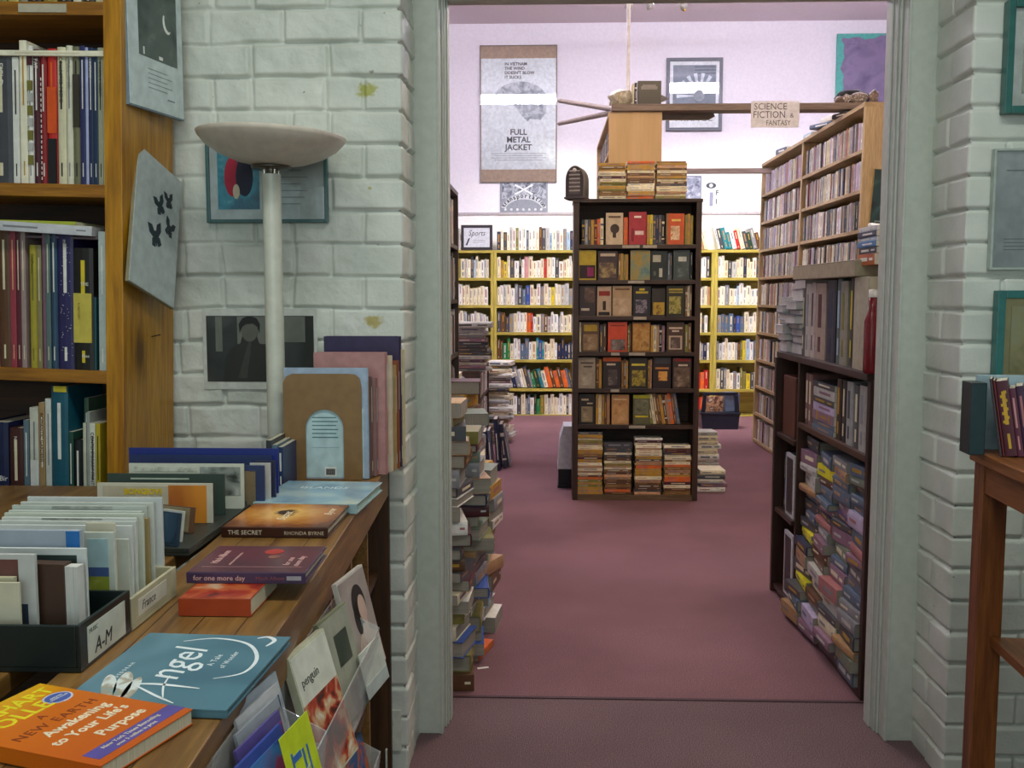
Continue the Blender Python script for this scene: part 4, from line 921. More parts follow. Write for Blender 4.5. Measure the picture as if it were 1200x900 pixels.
lf = [('#b9c2cc', ['#8fa4b9', '#c4ccd2', '#5a6a7c'], 'pale blue leaflet with a photograph, rearmost of the near fan'), ('#c9c9cc', ['#3a4664', '#8a94a8', '#c9ccd2'], 'white and navy leaflet, second of the near fan'), ('#9aa0a8', ['#6f6a62', '#b2a89a', '#3c3a38'], 'grey leaflet with a building, third of the near fan'), ('#5a4f8f', ['#2c2a6a', '#6a3c8a', '#b0507a'], 'violet leaflet with a bright picture, fourth of the near fan'), ('#3a4fa0', ['#203a8a', '#3f7ab9', '#a03a6a'], 'blue leaflet in front of the violet one')]
for i, (c, a, lb_) in enumerate(lf):
    booklet(.93+.028*(4-i)-.0, -.306+.008*i, .682, .105, .165-.004*i, .004, 9, 14, c, [(.03, .03, .97, .92, art(a, 22, seed=i))], lb_)
booklet(.985, -.252, .715, .075, .12, .001, 9, 14, '#c8d820', [(.2, .3, .24, .8, paper('#3a6ab0'), 'handwriting'), (.24, .7, .5, .76, paper('#3a6ab0'), 'handwriting'), (.55, .3, .6, .75, paper('#3a6ab0'), 'handwriting'), (.7, .3, .74, .75, paper('#3a6ab0'), 'handwriting')], 'acid yellow price card with blue handwriting in the near acrylic holder')

# ------------------------------------------------------------------ right-hand wooden bookcase by the brick
RW = wood('#5a2e12', '#7a4420', '#8f5528', 'Z', 1., .4, name='reddish_wood'); RWY = wood('#6a3a18', '#8a5326', '#9d6430', 'Y', 1., .4, name='reddish_wood')
rc = empty('bookcase', T(.955, 2.20, .028) @ RZ(-4))
MB().box((-.01, -1.5, .905), (.40, 0, .93), bev=.003).build('top', RWY, rc)
MB().box((.005, -1.45, .84), (.024, -.055, .905), bev=.002).build('apron', RWY, rc)
for a in ((.0, -.055), (.335, -.055), (0, -1.49), (.335, -1.49)): MB().box((a[0], a[1], -.028), (a[0]+.055, a[1]+.05, .905), bev=.003).build('post', RW, rc)
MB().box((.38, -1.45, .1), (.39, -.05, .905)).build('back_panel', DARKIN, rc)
for z in (.10, .50): MB().box((.03, -1.45, z), (.38, -.06, z+.02)).build('shelf', RWY, rc)
tag(rc, 'reddish wooden open bookcase at the right edge with books on its top', 'bookcase')
gr = 'books on top of the right-hand wooden bookcase'
MR = T(.955, 2.20, .9585) @ RZ(-4)
pbk = MB().box((0, 0, 0), (.26, .012, .165), bev=.001).build('book', paper('#9fb6bf', .4), None, MR @ T(-.005, -.016, 0))
tag(pbk, 'pale blue wide book standing behind the small leaning books', 'book', gr)
db = MB().box((0, 0, 0), (.032, .06, .155), bev=.002).build('book', paper('#10262a', .35), None, MR @ T(-.046, -.100, 0)); MB().box((.002, -.0002, .002), (.030, .003, .15)).build('cover', paper('#17343a'), db)
tag(db, 'dark green-black book at the left end of the right-hand bookcase top', 'book', gr)
x = .018
for i, (t, hh, c, a, nm) in enumerate(((.005, .165, '#3a2c30', 'grey', 'thin dark booklet, leftmost of the leaning row'), (.004, .162, 'dark red', 'gold', 'thin dark red booklet, second of the leaning row'), (.022, .16, '#4c1626', '#c9a02c', 'wine-red book with gold ornament on its spine'), (.012, .145, '#5a2038', 'pink', 'plum book right of the gold ornamented one'), (.014, .15, '#3c1a3a', 'rose', 'dark purple book with a pinkish spine label'), (.010, .12, 'dark grey', 'cream', 'short dark grey book in the leaning row'), (.016, .15, '#6a2430', 'cream', 'dusky red book with cream capitals on its spine'), (.010, .145, 'tan', 'cream', 'tan book right of the capitals spine'), (.014, .14, 'brown', 'gold', 'brown book in the leaning row near the frame edge'), (.012, .15, 'peach', 'red', 'peach book at the frame edge'), (.015, .15, 'maroon', 'gold', 'maroon book last of the leaning row'))):
    o = put(spine_mesh(t, hh, .082, c, a, False, style=.1), MR @ T(x-.008, -.118, .001) @ RZ(-22) @ RY(-9), nm, gr); x += t*1.04+.0015
    if i == 2:
        for k in range(8): MB().box((.004+.007*(k % 2), -.0008, .07+.009*k), (.010+.007*(k % 2), .001, .076+.009*k)).build('gold_ornament', paper('#c9a02c'), o)
    if i == 6: text('KABBALAH', .010, paper('#c9a98a'), T(.003, -.0008, .13) @ RX(90), o, 'title')
for i, c in enumerate(('slate', 'dark grey', 'grey', 'navy')):
    put(spine_mesh(.03, .26, .2, c, 'cream'), T(1.0, 1.72+.035*i, .5485) @ RZ(-94) , f'{c} book on the middle shelf of the right-hand bookcase', 'books inside the right-hand wooden bookcase')

# ================================================================== BACK ROOM
# ------------------------------------------------------------------ central dark bookcase
CY = 6.146; SC = CY
def cx(px): return atY(px, 420, CY).x
def cz(py): return atY(740, py, CY).z
DKW = wood('#2a1a12', '#3b261a', '#4a3122', 'X', 1., .4, name='dark_walnut'); DKV = wood('#2a1a12', '#3b261a', '#4a3122', 'Z', 1., .4, name='dark_walnut')
X0, X1 = .170, .958; ZT = 1.865; DEP = .24
cb = empty('bookcase', loc=((X0+X1)/2, CY, 0)); hw = (X1-X0)/2
for a in (-hw, hw-.034): MB().box((a, 0, 0), (a+.034, DEP, ZT), bev=.002).build('side_panel', DKV, cb)
MB().box((-hw-.005, -.004, ZT), (hw+.005, DEP, ZT+.022), bev=.002).build('top', DKW, cb)
MB().box((-hw+.034, DEP-.012, .03), (hw-.034, DEP, ZT)).build('back_panel', DARKIN, cb)
MB().box((-hw+.034, 0, 0), (hw-.034, DEP-.012, .035), bev=.002).build('plinth', wood('#5a4430', '#6d553c', '#7c6448', 'X'), cb)
CS = [cz(y) for y in (286.5, 328, 370.5, 412.5, 455.5, 498)]       # top faces of the shelves
for i, z in enumerate(CS):
    q = MB().box((-hw+.034, .002, z-.026), (hw-.034, DEP-.012, z), bev=.002).build('shelf', DKW, cb)
    for a, b in (((728, 748), (752, 768)), ((735, 754),), ((742, 757),), ((716, 726), (737, 756)), ((716, 726),), ((738, 757),))[i]:
        MB().box((cx(a)-(X0+X1)/2, -.0005, z-.022), (cx(b)-(X0+X1)/2, .0025, z-.004)).build('label_strip', paper('#a39a8a'), q)
tag(cb, 'tall dark walnut bookcase of face-out old paperbacks, in the middle of the back room', 'bookcase')
A_ = lambda *c, **k: art(c, k.get('s', 26), (1, 1, 1), .35, 3., k.get('d', 0))
P_ = paper
def title(z0, z1, col, y0=.12, y1=.88): return (y0, y1, z0, z1, P_(col))
# (left px, right px, top px, colour, cover spec, description)
ROWS = [
 [('S', 681, 707, 255, ['black', 'grey', 'dark grey', 'gold', 'dark red', 'orange', 'cream']),
  ('F', 709, 729, 249, '#c4b091', [(.25, .78, .35, .65, P_('#3a2a26'), 'o'), (.4, .6, .22, .36, P_('#3a2a26')), title(.84, .90, '#5a4030', .15, .85)], 'pale tan paperback with a dark round head on it'),
  ('S', 730, 735, 254, ['orange']),
  ('F', 735.6, 756, 248, '#a3242e', [(.35, .85, .30, .42, P_('#e0c9c0')), title(.82, .88, '#e8d8c8', .3, .7), (.15, .3, .1, .5, P_('#7a141c'))], 'crimson paperback with white lettering'),
  ('S', 757, 778, 251, ['gold', 'yellow', 'dark grey', 'navy', 'dark grey', 'black']),
  ('F', 779, 800, 250, '#c4501c', [(.25, .75, .15, .6, A_('#7a5a34', '#c9a27a', '#e0c9a0', '#c4501c')), title(.75, .82, '#e0c060', .3, .8), (0, .12, 0, 1, P_('#8a6a44'))], 'orange paperback with a pale figure'),
  ('S', 801, 811, 250, ['olive', 'gold', 'olive'])],
 [('F', 677.5, 698, 293, '#b39a14', [(.05, .95, .05, .5, P_('#2c1416')), (.5, .85, .12, .42, P_('#8a1c5c'))], 'paperback with a yellow top and a magenta picture'),
  ('F', 700, 723, 294, '#3a2420', [title(.82, .92, '#b9a890'), (.08, .92, .08, .6, A_('#2c1a14', '#5a4028', '#8a7040', '#a89050'))], 'dark brown paperback with pale capitals'),
  ('S', 724, 736, 296, ['bronze', 'gold', 'olive', 'gold']),
  ('F', 738, 761, 293, '#5a706a', [(.0, 1, .0, .99, A_('#8a6a28', '#a08434', '#7a8468', '#4e7478', s=12))], 'paperback fading from teal to dusty gold'),
  ('F', 762, 781, 294, '#1f2420', [(.1, .6, .62, .86, P_('#a9a898')), (.5, .7, .1, .4, P_('#b9b9a8')), (.15, .3, .15, .3, P_('#5a6050'))], 'near-black paperback with white blocks'),
  ('S', 782, 787, 296, ['slate', 'dark grey']),
  ('F', 788, 807, 293, '#3a4444', [(.3, .8, .62, .78, P_('#b9bcb4')), (.2, .9, .1, .6, A_('#2a3230', '#454f4c', '#6a7470'))], 'dark slate paperback with light lettering'),
  ('S', 808, 811, 293, ['black'])],
 [('F', 679, 698, 335, '#33211c', [(.3, .9, .45, .95, A_('#2c1a16', '#5a3c2c', '#7a5a40')), (.1, .6, .18, .26, P_('#b9ada0'))], 'dark brown paperback with a white line low on its cover'),
  ('F', 699.5, 716, 335.5, '#b59a80', [(.12, .9, .68, .84, P_('#8a2418')), (.4, .62, .2, .5, P_('#2a1c18')), (.1, .9, .02, .14, P_('#1c1412'))], 'pale paperback with a red title and a dark figure'),
  ('F', 717.5, 740, 335, '#a88c68', [(.05, .95, .05, .6, A_('#8a6c4c', '#b39878', '#c9b090', s=18)), title(.86, .92, '#6a4a30')], 'sandy beige paperback with a reclining figure'),
  ('F', 741.5, 762, 335.5, '#221c1e', [title(.86, .93, '#c9b428', .35, .65), title(.76, .83, '#b9a428', .15, .85), (.15, .8, .1, .55, A_('#1c181c', '#3c3440', '#8a7c88', '#4c4438', s=30))], 'black paperback with a yellow title'),
  ('F', 763.5, 779, 338, '#2c2218', [(.1, .95, .05, .5, A_('#8a6a10', '#b3921c', '#6a4a14'))], 'dark paperback with a yellow lower half'),
  ('F', 780.5, 802, 335, '#2f2a18', [title(.85, .91, '#a8963c'), title(.77, .81, '#a8963c'), (.15, .8, .08, .65, A_('#2f2a18', '#7a7428', '#a89c50', '#4a4420', s=30))], 'dark olive paperback with a tangle of yellow'),
  ('S', 803, 811, 333, ['bronze', 'cream', 'brown'])],
 [('S', 679, 681.5, 378, ['cream']),
  ('F', 682, 702, 378, '#5a4028', [(.12, .88, .7, .92, P_('#a88c28')), (.08, .92, .05, .6, A_('#4a3020', '#8a6c48', '#a89070', s=20))], 'brown paperback with a mustard title panel'),
  ('S', 703, 711, 379, ['dark grey', 'brown']),
  ('F', 712.5, 735, 377.5, '#c4431e', [(.15, .9, .05, .42, A_('#2c2420', '#6a5a50', '#8a7c74')), title(.86, .90, '#7a2414')], 'bright red-orange paperback with a grey picture below'),
  ('S', 736, 740, 379, ['olive', 'brown']),
  ('F', 741, 762, 378, '#8a5c20', [(.05, .95, .05, .95, A_('#6a4018', '#a8742c', '#b9904c', '#8a5c20', s=14))], 'ochre paperback with a tree-like picture'),
  ('S', 763, 780, 380, ['gold', 'cream', 'tan', 'black', 'mauve']),
  ('F', 781.5, 802, 378, '#4a3424', [(.12, .88, .08, .55, P_('#b9a48c')), (.22, .78, .12, .5, A_('#2c201a', '#5a4840', '#8a7a6c')), title(.78, .84, '#c9b8a4'), title(.68, .74, '#c9b8a4', .3, .7)], 'dark brown paperback with a framed grey picture'),
  ('S', 803, 811, 378, ['olive', 'bronze'])],
 [('F', 678, 698, 419.5, '#968a78', [title(.8, .85, '#4a4038'), title(.68, .73, '#4a4038', .3, .8), (.15, .8, .1, .5, A_('#7a6c5c', '#a39884', '#b9ae9c'))], 'grey-beige paperback with faded lettering'),
  ('S', 699, 706, 420, ['brown', 'gold']),
  ('F', 707, 728, 419, '#2a1c18', [(.0, 1, .87, .995, P_('#b9561c')), title(.74, .80, '#c9b8a0', .2, .7), (.3, .8, .1, .6, A_('#2a1c18', '#4a3c38', '#7a6a64'))], 'dark paperback with an orange strip across the top'),
  ('S', 729, 737, 421, ['bronze', 'brown', 'gold']),
  ('F', 738, 759, 420, '#2b2418', [title(.75, .82, '#c9bc40'), (.15, .9, .08, .6, A_('#2b2418', '#6a5c20', '#a8942c', '#4a3c20', s=30))], 'dark paperback with a bright yellow-white title'),
  ('S', 760, 765, 421, ['bronze', 'tan']),
  ('F', 766, 787, 419, '#2a1c1c', [(.1, .95, .8, .98, P_('#3a3840')), title(.62, .68, '#b97c3c'), (.3, .8, .25, .55, A_('#b9782c', '#d9a04c', '#8a4c1c'))], 'dark paperback with a glowing orange picture'),
  ('F', 789, 811, 420, '#3c2c24', [(.05, .95, .9, .99, P_('#8a1c18')), (.08, .92, .05, .7, A_('#3c2c24', '#6a5444', '#9a8470', s=24)), title(.74, .80, '#c9b8a0', .3, .8)], 'brown paperback with a red band at the top')],
 [('F', 679, 698, 463, '#221a18', [(.15, .85, .08, .6, P_('#8a7a5c')), (.22, .78, .14, .54, A_('#5a4c38', '#8a7a5c', '#a89878')), title(.8, .86, '#b9a888', .15, .6), title(.68, .73, '#b9a888', .5, .85)], 'black paperback with a beige square picture'),
  ('S', 699, 716, 461, ['gold', 'cream', 'gold', 'brown', 'tan']),
  ('F', 717.5, 738, 463, '#a87c4c', [(.05, .95, .05, .7, A_('#8a5c30', '#b98c58', '#c9a070', s=18)), title(.82, .86, '#c9ac84')], 'tan-orange paperback with a soft picture'),
  ('F', 743, 763, 463, '#5c5a3c', [(.0, 1, .88, .995, P_('#a8a41c')), (.1, .9, .35, .85, A_('#3c3c2c', '#6a6a50', '#8a8870')), title(.24, .30, '#c9b828')], 'grey-green paperback with a yellow strip'),
  ('L', 764, 800, 461, ['olive', 'cream', 'bronze', 'brown', 'gold', 'brown', 'tan', 'orange', 'brown', 'slate'])],
]
ROWN = ['top', 'second', 'third', 'fourth', 'fifth', 'sixth', 'seventh', 'eighth', 'ninth', 'lowest']
zb_ = CS
for ri, row in enumerate(ROWS):
    zb0 = CS[ri]; kk = 0; grp = f'paperbacks on the {ROWN[ri]} shelf of the dark walnut bookcase'
    for it in row:
        a, b = cx(it[1]), cx(it[2]); h = cz(it[3])-zb0
        if it[0] == 'F':
            w = b-a; face_book(.016, h, w, it[4], it[5], False, T(a, CY+.022+.016, zb0) @ RZ(-90), f'{it[6]}, {ROWN[ri]} shelf, walnut bookcase', grp, 'paperback')
            continue
        cols = it[4]; t = (b-a)/len(cols)*(.98 if it[0] == 'S' else .98)
        for j, c in enumerate(cols):
            kk += 1; hh = h*rnd.uniform(.93, 1.0)
            M = T(a+j*t, CY+.03+rnd.uniform(0, .008), zb0)
            if it[0] == 'L': M = T(a+j*t+.018*0, CY+.03, zb0+.002) @ RY(-9)
            put(spine_mesh(t*.94, hh, .11, c, accent(c), False), M, f'{c} spine-out paperback, {ordw(kk)} from the left, {ROWN[ri]} shelf, walnut bookcase', grp, 'paperback', 'paperback')
WARM = [('gold', 4), ('cream', 4), ('brown', 2), ('orange', 2), ('tan', 3), ('olive', 2), ('bronze', 3), ('peach', 1), ('maroon', 1), ('ivory', 1), ('dark grey', 1)]
for i, (a, b, yt, nm) in enumerate(((676, 707.5, 507, 'leftmost pile'), (709, 742, 526, 'second pile'), (745.5, 778, 515, 'third pile'), (780, 812.5, 521, 'rightmost pile'))):
    x_ = (cx(a)+cx(b))/2; w = cx(b)-cx(a)
    zt_ = flat_stack(x_, CY+.065, .0365, 0, 0, (w*.93, w*.99), .10, .108, .011, .021, WARM, f'{nm}, foot of the walnut bookcase', 'paperbacks piled in the foot of the walnut bookcase', .003, 1.5, False, zmax=cz(yt)-.012, what='paperback')
    if i == 1: put(spine_mesh(.03, w*1.0, .12, 'dark grey', 'grey', False, style=.1), T(x_, CY+.07, zt_+.001) @ RZ(2) @ T(w*.5, -.06, 0) @ RY(-90), 'dark grey folder on top of the second pile, foot of the walnut bookcase', 'books laid on the piles in the walnut bookcase')
    if i == 2: put(spine_mesh(.012, w, .12, 'white', 'dark grey', False), T(x_, CY+.07, zt_+.001) @ T(w*.5, -.06, 0) @ RY(-90), 'white booklet on top of the third pile, foot of the walnut bookcase', 'books laid on the piles in the walnut bookcase')
for i, (a, b, yt, nm) in enumerate(((700, 731.5, 191, 'left pile'), (732.5, 765, 189, 'middle pile'), (766, 802, 188, 'right pile'))):
    x_ = (cx(a)+cx(b))/2; w = cx(b)-cx(a)
    flat_stack(x_, CY+.065, ZT+.0225, 0, 0, (w*.93, w*.99), .10, .108, .011, .019, WARM, f'{nm}, top of the walnut bookcase', 'paperbacks piled on top of the walnut bookcase', .004, 2, False, zmax=cz(yt)-.01, what='paperback')
# tombstone radio
rx0, rx1 = cx(662), cx(684); rw = rx1-rx0; rh = cz(202)-cz(241)
rad = empty('radio', T((rx0+rx1)/2+.01, CY-.02+.07, ZT+.0225) @ RZ(-14)); 
def arch(w, h, n=16): return [(-w/2, 0), (w/2, 0)]+[(w/2*math.cos(math.pi*i/n), h-w*.75+w*.75*math.sin(math.pi*i/n)) for i in range(n+1)]
MB().prism(arch(rw, rh), -.055, .09, 0, None, 'Y', True).build('body', P_('#6f6a64', .35), rad)
MB().prism([(x, z+.006) for x, z in arch(rw*.92, rh*.94)], -.060, -.0545, 0, None, 'Y').build('front_panel', P_('#3a3438', .4), rad)
MB().prism([(x, z+.03) for x, z in arch(rw*.56, rh*.76)], -.0615, -.0595, 0, None, 'Y').build('grille_cloth', P_('#5c5658', .8), rad)
for i in range(6): MB().box((-rw*.29, -.066, .045+.024*i), (rw*.29, -.061, .053+.024*i), bev=.001).build('grille_bar', P_('#a39c98', .3), rad)
MB().lathe([(0, 0), (.012, 0), (.012, .006), (0, .008)], 14, 0, T(0, -.060, rh*.86) @ RX(90)).build('tuning_knob', P_('#c9c4c0', .3), rad)
MB().box((-rw*.5-.008, -.066, 0), (rw*.5+.008, .095, .012), bev=.003).build('base', P_('#4a4448', .4), rad)
tag(rad, 'small grey tombstone radio with an arched front, on the left of the walnut bookcase top', 'radio')

# ------------------------------------------------------------------ plywood-ended bookcase behind it
PLY = wood('#cba878', '#d2b080', '#d9b98c', 'Z', .25, .5, streak=.93, name='plywood')
PY = 6.46; px0, px1 = atY(713, 200, PY).x, atY(775, 200, PY).x; pz = atY(740, 131, PY).z
pc = empty('bookcase', loc=((px0+px1)/2, PY, 0)); hw = (px1-px0)/2; PLN = 1.5
MB().box((-hw, 0, 0), (hw, .02, pz), bev=.002).build('end_panel', PLY, pc); MB().box((-hw, PLN-.02, 0), (hw, PLN, pz), bev=.002).build('end_panel', PLY, pc)
MB().box((-.006, .02, 0), (.006, PLN-.02, pz-.02)).build('centre_panel', PLY, pc); MB().box((-hw, .02, pz-.02), (hw, PLN-.02, pz)).build('top', PLY, pc)
for k in range(9): MB().box((-hw+.003, .02, .05+.27*k), (hw-.003, PLN-.02, .068+.27*k)).build('shelf', PLY, pc)
tag(pc, 'bookcase with a blank plywood end panel rising behind the piles of paperbacks', 'bookcase')
shelf_row((px0+.012, PY+.03, 0), (0, 1, 0), -90, PLN-.08, .068+.27*8+.002, .14, .17, .015, .03, .11, [('grey', 2), ('dark grey', 2), ('brown', 1), ('white', 1)], 'top shelf of the plywood-ended case', 'books on the plywood-ended bookcase', order='from the far end')
shelf_row((px0+.012, PY+.03, 0), (0, 1, 0), -90, PLN-.08, .068+.27*7+.002, .16, .22, .015, .03, .11, [('grey', 2), ('slate', 2), ('tan', 1), ('white', 1)], 'second shelf of the plywood-ended case', 'books on the plywood-ended bookcase', order='from the far end')
# beams
BM = wood('#75655e', '#86756c', '#94837a', 'X', .8, .6, name='rough_timber')
BY = 6.43; z0 = atY(800, 130, BY).z; z1 = atY(800, 122, BY).z
bx0, bx1 = atY(717, 126, BY).x, 2.12
zb1 = max(z0, pz+.002)
bmn = MB().box((bx0, BY, zb1), (bx1, BY+.13, zb1+.042), bev=.003).build('shelf_board', BM); tag(bmn, 'long timber plank bridging the plywood-ended case and the tall pine case', 'plank')
o = MB().prism([(0, 0), (.30, .0), (.34, .02), (.33, .038), (0, .038)], 0, .03, 0, None, 'Y').build('timber_offcut', wood('#5a483e', '#6a574c', '#7a665a', 'X'), None, T(px1+.01, BY+.10, zb1-.041)); tag(o, 'dark tapered timber piece fixed under the plank right of the plywood panel', 'timber')
BY2 = 8.45; z2 = atY(850, 203, BY2).z; x2 = atY(800, 200, BY2).x-.3
o = MB().box((x2, BY2, z2), (1.90, BY2+.05, z2+.042), bev=.003).build('timber_beam', BM); tag(o, 'lower timber beam running behind the paperback piles to the far end of the tall case', 'beam')
for i, (yy_, lbl) in enumerate(((118, 'upper thin timber strip running from the plank towards the poster'), (145, 'lower thin timber strip rising from the poster to the plank'))):
    e = atY(655, yy_, 8.6); s_ = Vector((bx0+.02, BY+.10, zb1+.02-(.012 if i else -.006)))
    o = MB().cyl(e, s_, .018, 4).build('timber_strip', BM); tag(o, lbl, 'timber strip')
# things on the plank
zp = zb1+.0425
o = MB().box((0, 0, 0), (.150, .03, .150), bev=.002).build('book', P_('#211c20', .35), None, T(atY(748, 110, BY).x, BY+.03, zp) @ RZ(2)); tag(o, 'black square book standing on the plank above the plywood panel', 'book')
MB().box((.02, -.0008, .095), (.125, .0005, .115)).box((.03, -.0008, .112), (.115, .0005, .125)).build('silver_lettering', P_('#8f8a88'), o); MB().box((.15, .002, .002), (.1505, .028, .148)).build('pages', pages(), o)
for i, (xx, hh, c) in enumerate(((741.5, .135, 'cream'), (744.5, .14, 'dark grey'))):
    put(spine_mesh(.014, hh, .12, c, 'white'), T(atY(xx, 110, BY).x, BY+.04, zp), f'thin {c} book left of the black square book on the plank', 'books standing on the plank')
def blob(name, pts, r, m, M, seed=1, amp=.3, sub=3):
    bm = bmesh.new(); bmesh.ops.create_icosphere(bm, subdivisions=sub, radius=1)
    g = random.Random(seed); from mathutils import noise
    for v in bm.verts:
        n = noise.fractal(v.co*2.2+Vector((seed, seed*2, 0)), 1., 2., 3); v.co *= 1+amp*n
        v.co = Vector((v.co.x*r[0], v.co.y*r[1], v.co.z*r[2]))
        if v.co.z < -r[2]*.8: v.co.z = -r[2]*.8
    me = bpy.data.meshes.new(name); bm.to_mesh(me); bm.free(); me.materials.append(m); me.polygons.foreach_set('use_smooth', [True]*len(me.polygons))
    o = bpy.data.objects.new(name, me); COL.objects.link(o); o.matrix_basis = M; return o
o = blob('plastic_bag', None, (.075, .04, .055), art(['#8f8472', '#b9b09c', '#ddd8c8'], 40), T(atY(727, 117, BY).x, BY+.055, zp+.044), 4, .35); tag(o, 'crumpled pale plastic bag lying at the left end of the plank', 'bag')
o = MB().prism([(0, 0), (0, .045), (.05, .022)], 0, .02, 0, None, 'Y').build('wooden_wedge', P_('#6a6468'), None, T(atY(776, 112, BY).x, BY+.05, zp+.02)); tag(o, 'small grey wooden wedge beside the black square book', 'wedge')
o = MB().cyl((0, 0, 0), (0, 0, 4.15-zp-.12), .013, 14).build('white_pole', P_('#eceaf0', .3), None, T(atY(737, 110, BY).x, BY+.09, zp+.003)); 
MB().cyl((0, 0, -.03), (0, 0, .02), .02, 12).build('ferrule', P_('#4a4448'), o); tag(o, 'thin white pole rising from the plank to the ceiling', 'pole')
# hand-written section sign hung in front of the plank
sg = MB().box((0, 0, 0), (.305, .0015, .165)).build('paper_sign', P_('#e6e4ee', .5), None, T(atY(880, 150, BY-.02).x, BY-.012, atY(880, 150, BY).z))
ink = P_('#5a5560'); 
text('SCIENCE', .058, ink, T(.018, -.0006, .112) @ RX(90), sg, 'lettering', xs=.92, ext=.0003); text('FICTION', .062, ink, T(.012, -.0006, .060) @ RX(90), sg, 'lettering', xs=.86); text('&', .040, ink, T(.245, -.0006, .062) @ RX(90), sg, 'lettering'); text('FANTASY', .046, ink, T(.095, -.0006, .014) @ RX(90), sg, 'lettering', xs=.8)
tag(sg, 'white paper sign hand-lettered Science Fiction and Fantasy, hanging on the plank', 'sign')

# ------------------------------------------------------------------ tall pine case on the right (faces the aisle, -X)
PN = wood('#a88e68', '#b89d76', '#c4aa84', 'Y', .8, .5, name='pale_pine'); PNZ = wood('#a88e68', '#b89d76', '#c4aa84', 'Z', .8, .5, name='pale_pine')
TX = 1.865; TY0, TYM, TY1 = 5.95, 7.36, 8.72; TD = .24; TZ = 2.40
MT = T(TX, TY0, 0) @ RY(.7); MT = T(TX-.03, TY0, 0) @ RY(.8)
tc_ = empty('bookcase', MT)
L1, L2 = TYM-TY0, TY1-TY0
for a, nm in ((0, 'end_panel'), (L1-.02, 'divider'), (L2-.03, 'end_panel')):
    MB().box((0, a, 0), (TD, a+(.04 if nm == 'divider' else .028), TZ), bev=.002).build(nm, PNZ, tc_)
MB().box((TD-.01, .028, .02), (TD, L2-.03, TZ)).build('back_panel', PN, tc_); MB().box((-.004, 0, TZ), (TD, L2, TZ+.025), bev=.002).build('top', PN, tc_)
TZS = [.03+.2365*k for k in range(10)]
for z in TZS:
    MB().box((.003, .028, z-.022), (TD-.01, L1-.02, z), bev=.0015).build('shelf', PN, tc_); MB().box((.003, L1+.02, z-.022), (TD-.01, L2-.03, z), bev=.0015).build('shelf', PN, tc_)
tag(tc_, 'tall pale pine bookcase packed with science fiction paperbacks along the right side', 'bookcase')
PALE = [('lilac', 3), ('pale grey', 4), ('white', 3), ('mauve', 2), ('slate', 2), ('cream', 3), ('dark grey', 2), ('pink', 1), ('tan', 1), ('navy', 1), ('grey', 3), ('dark red', 1)]
far_rest = []
for k in range(9, 4, -1):
    shelf_row((.016, .035, 0), (0, 1, 0), -90, L1-.065, TZS[k]+.001, .165, .18, .022, .034, .11, PALE, f'{ROWN[9-k]} shelf, tall pine case, near bay', f'paperbacks in the near bay of the tall pine case, {ROWN[9-k]} shelf', False, order='from the near end', parent_tilt=MT, cat='paperback')
for k in range(9, -1, -1):
    if True: shelf_row((.016, L1+.03, 0), (0, 1, 0), -90, L2-L1-.07, TZS[k]+.001, .165, .18, .024, .036, .11, PALE, f'{ROWN[9-k]} shelf, tall pine case, far bay', f'paperbacks in the far bay of the tall pine case, {ROWN[9-k]} shelf', False, order='from the near end', parent_tilt=MT, cat='paperback')
    else: shelf_row((.016, L1+.03, 0), (0, 1, 0), -90, L2-L1-.07, TZS[k]+.001, .165, .18, .024, .036, .11, PALE, '', '', False, parent_tilt=MT, collect=far_rest)
def join_stuff(lst, name, label, cat):
    mats = []; V = []; Fc = []; MI = []
    for me, M in lst:
        o_ = len(V); V += [tuple(M @ v.co) for v in me.vertices]
        mp_ = []
        for m in me.materials:
            if m not in mats: mats.append(m)
            mp_.append(mats.index(m))
        for p in me.polygons: Fc.append([i+o_ for i in p.vertices]); MI.append(mp_[p.material_index])
    me = bpy.data.meshes.new(name); me.from_pydata(V, [], Fc)
    for m in mats: me.materials.append(m)
    me.polygons.foreach_set('material_index', MI); o = bpy.data.objects.new(name, me); COL.objects.link(o)
    return tag(o, label, cat, kind='stuff')

# loose things on top of the pine case
for i, (yy_, w_, d_, t_, c, nm, rz) in enumerate(((.45, .16, .2, .03, 'dark grey', 'dark book lying at the near end of the pine case top', 20), (.75, .2, .16, .035, 'white', 'white book pile, upper one, on the pine case top', 10), (.80, .22, .17, .03, 'slate', 'slate book lying on the pine case top', 25), (.98, .15, .2, .03, 'dark grey', 'charcoal book jutting over the edge of the pine case top', -15), (1.30, .17, .13, .04, 'pale blue', 'pale blue box-like book on the pine case top', 5), (2.05, .2, .15, .045, 'slate', 'grey-blue book at the far part of the pine case top', 10))):
    zz = TZ+.026 + (.031 if i == 1 else 0)
    put(spine_mesh(t_, w_, d_, c, 'white'), MT @ T(.03, yy_, zz) @ RZ(-90+rz) @ RY(-90), nm, 'books lying on top of the tall pine case')
# dark poster on its end panel, near frame edge
po = empty('framed_picture', MT @ T(.040, -.004, 1.60) @ RY(3)); 
MB().box((0, -.015, 0), (.24, 0, .44), bev=.001).build('frame', P_('#a38a54', .4), po); MB().box((.004, -.0162, .004), (.236, -.0148, .436)).build('picture', art(['#0c1214', '#15242a', '#1f3a3c', '#3c5a58', '#20282e'], 9, (1, 1, .7)), po)
MB().box((.10, -.0172, .27), (.108, -.016, .33)).box((.03, -.0172, .13), (.15, -.016, .138)).box((.03, -.0172, .11), (.035, -.016, .135)).build('pale_mark', P_('#7d9490'), po)
tag(po, 'dark green-black framed picture hung slightly tilted on the pine case end panel', 'picture')
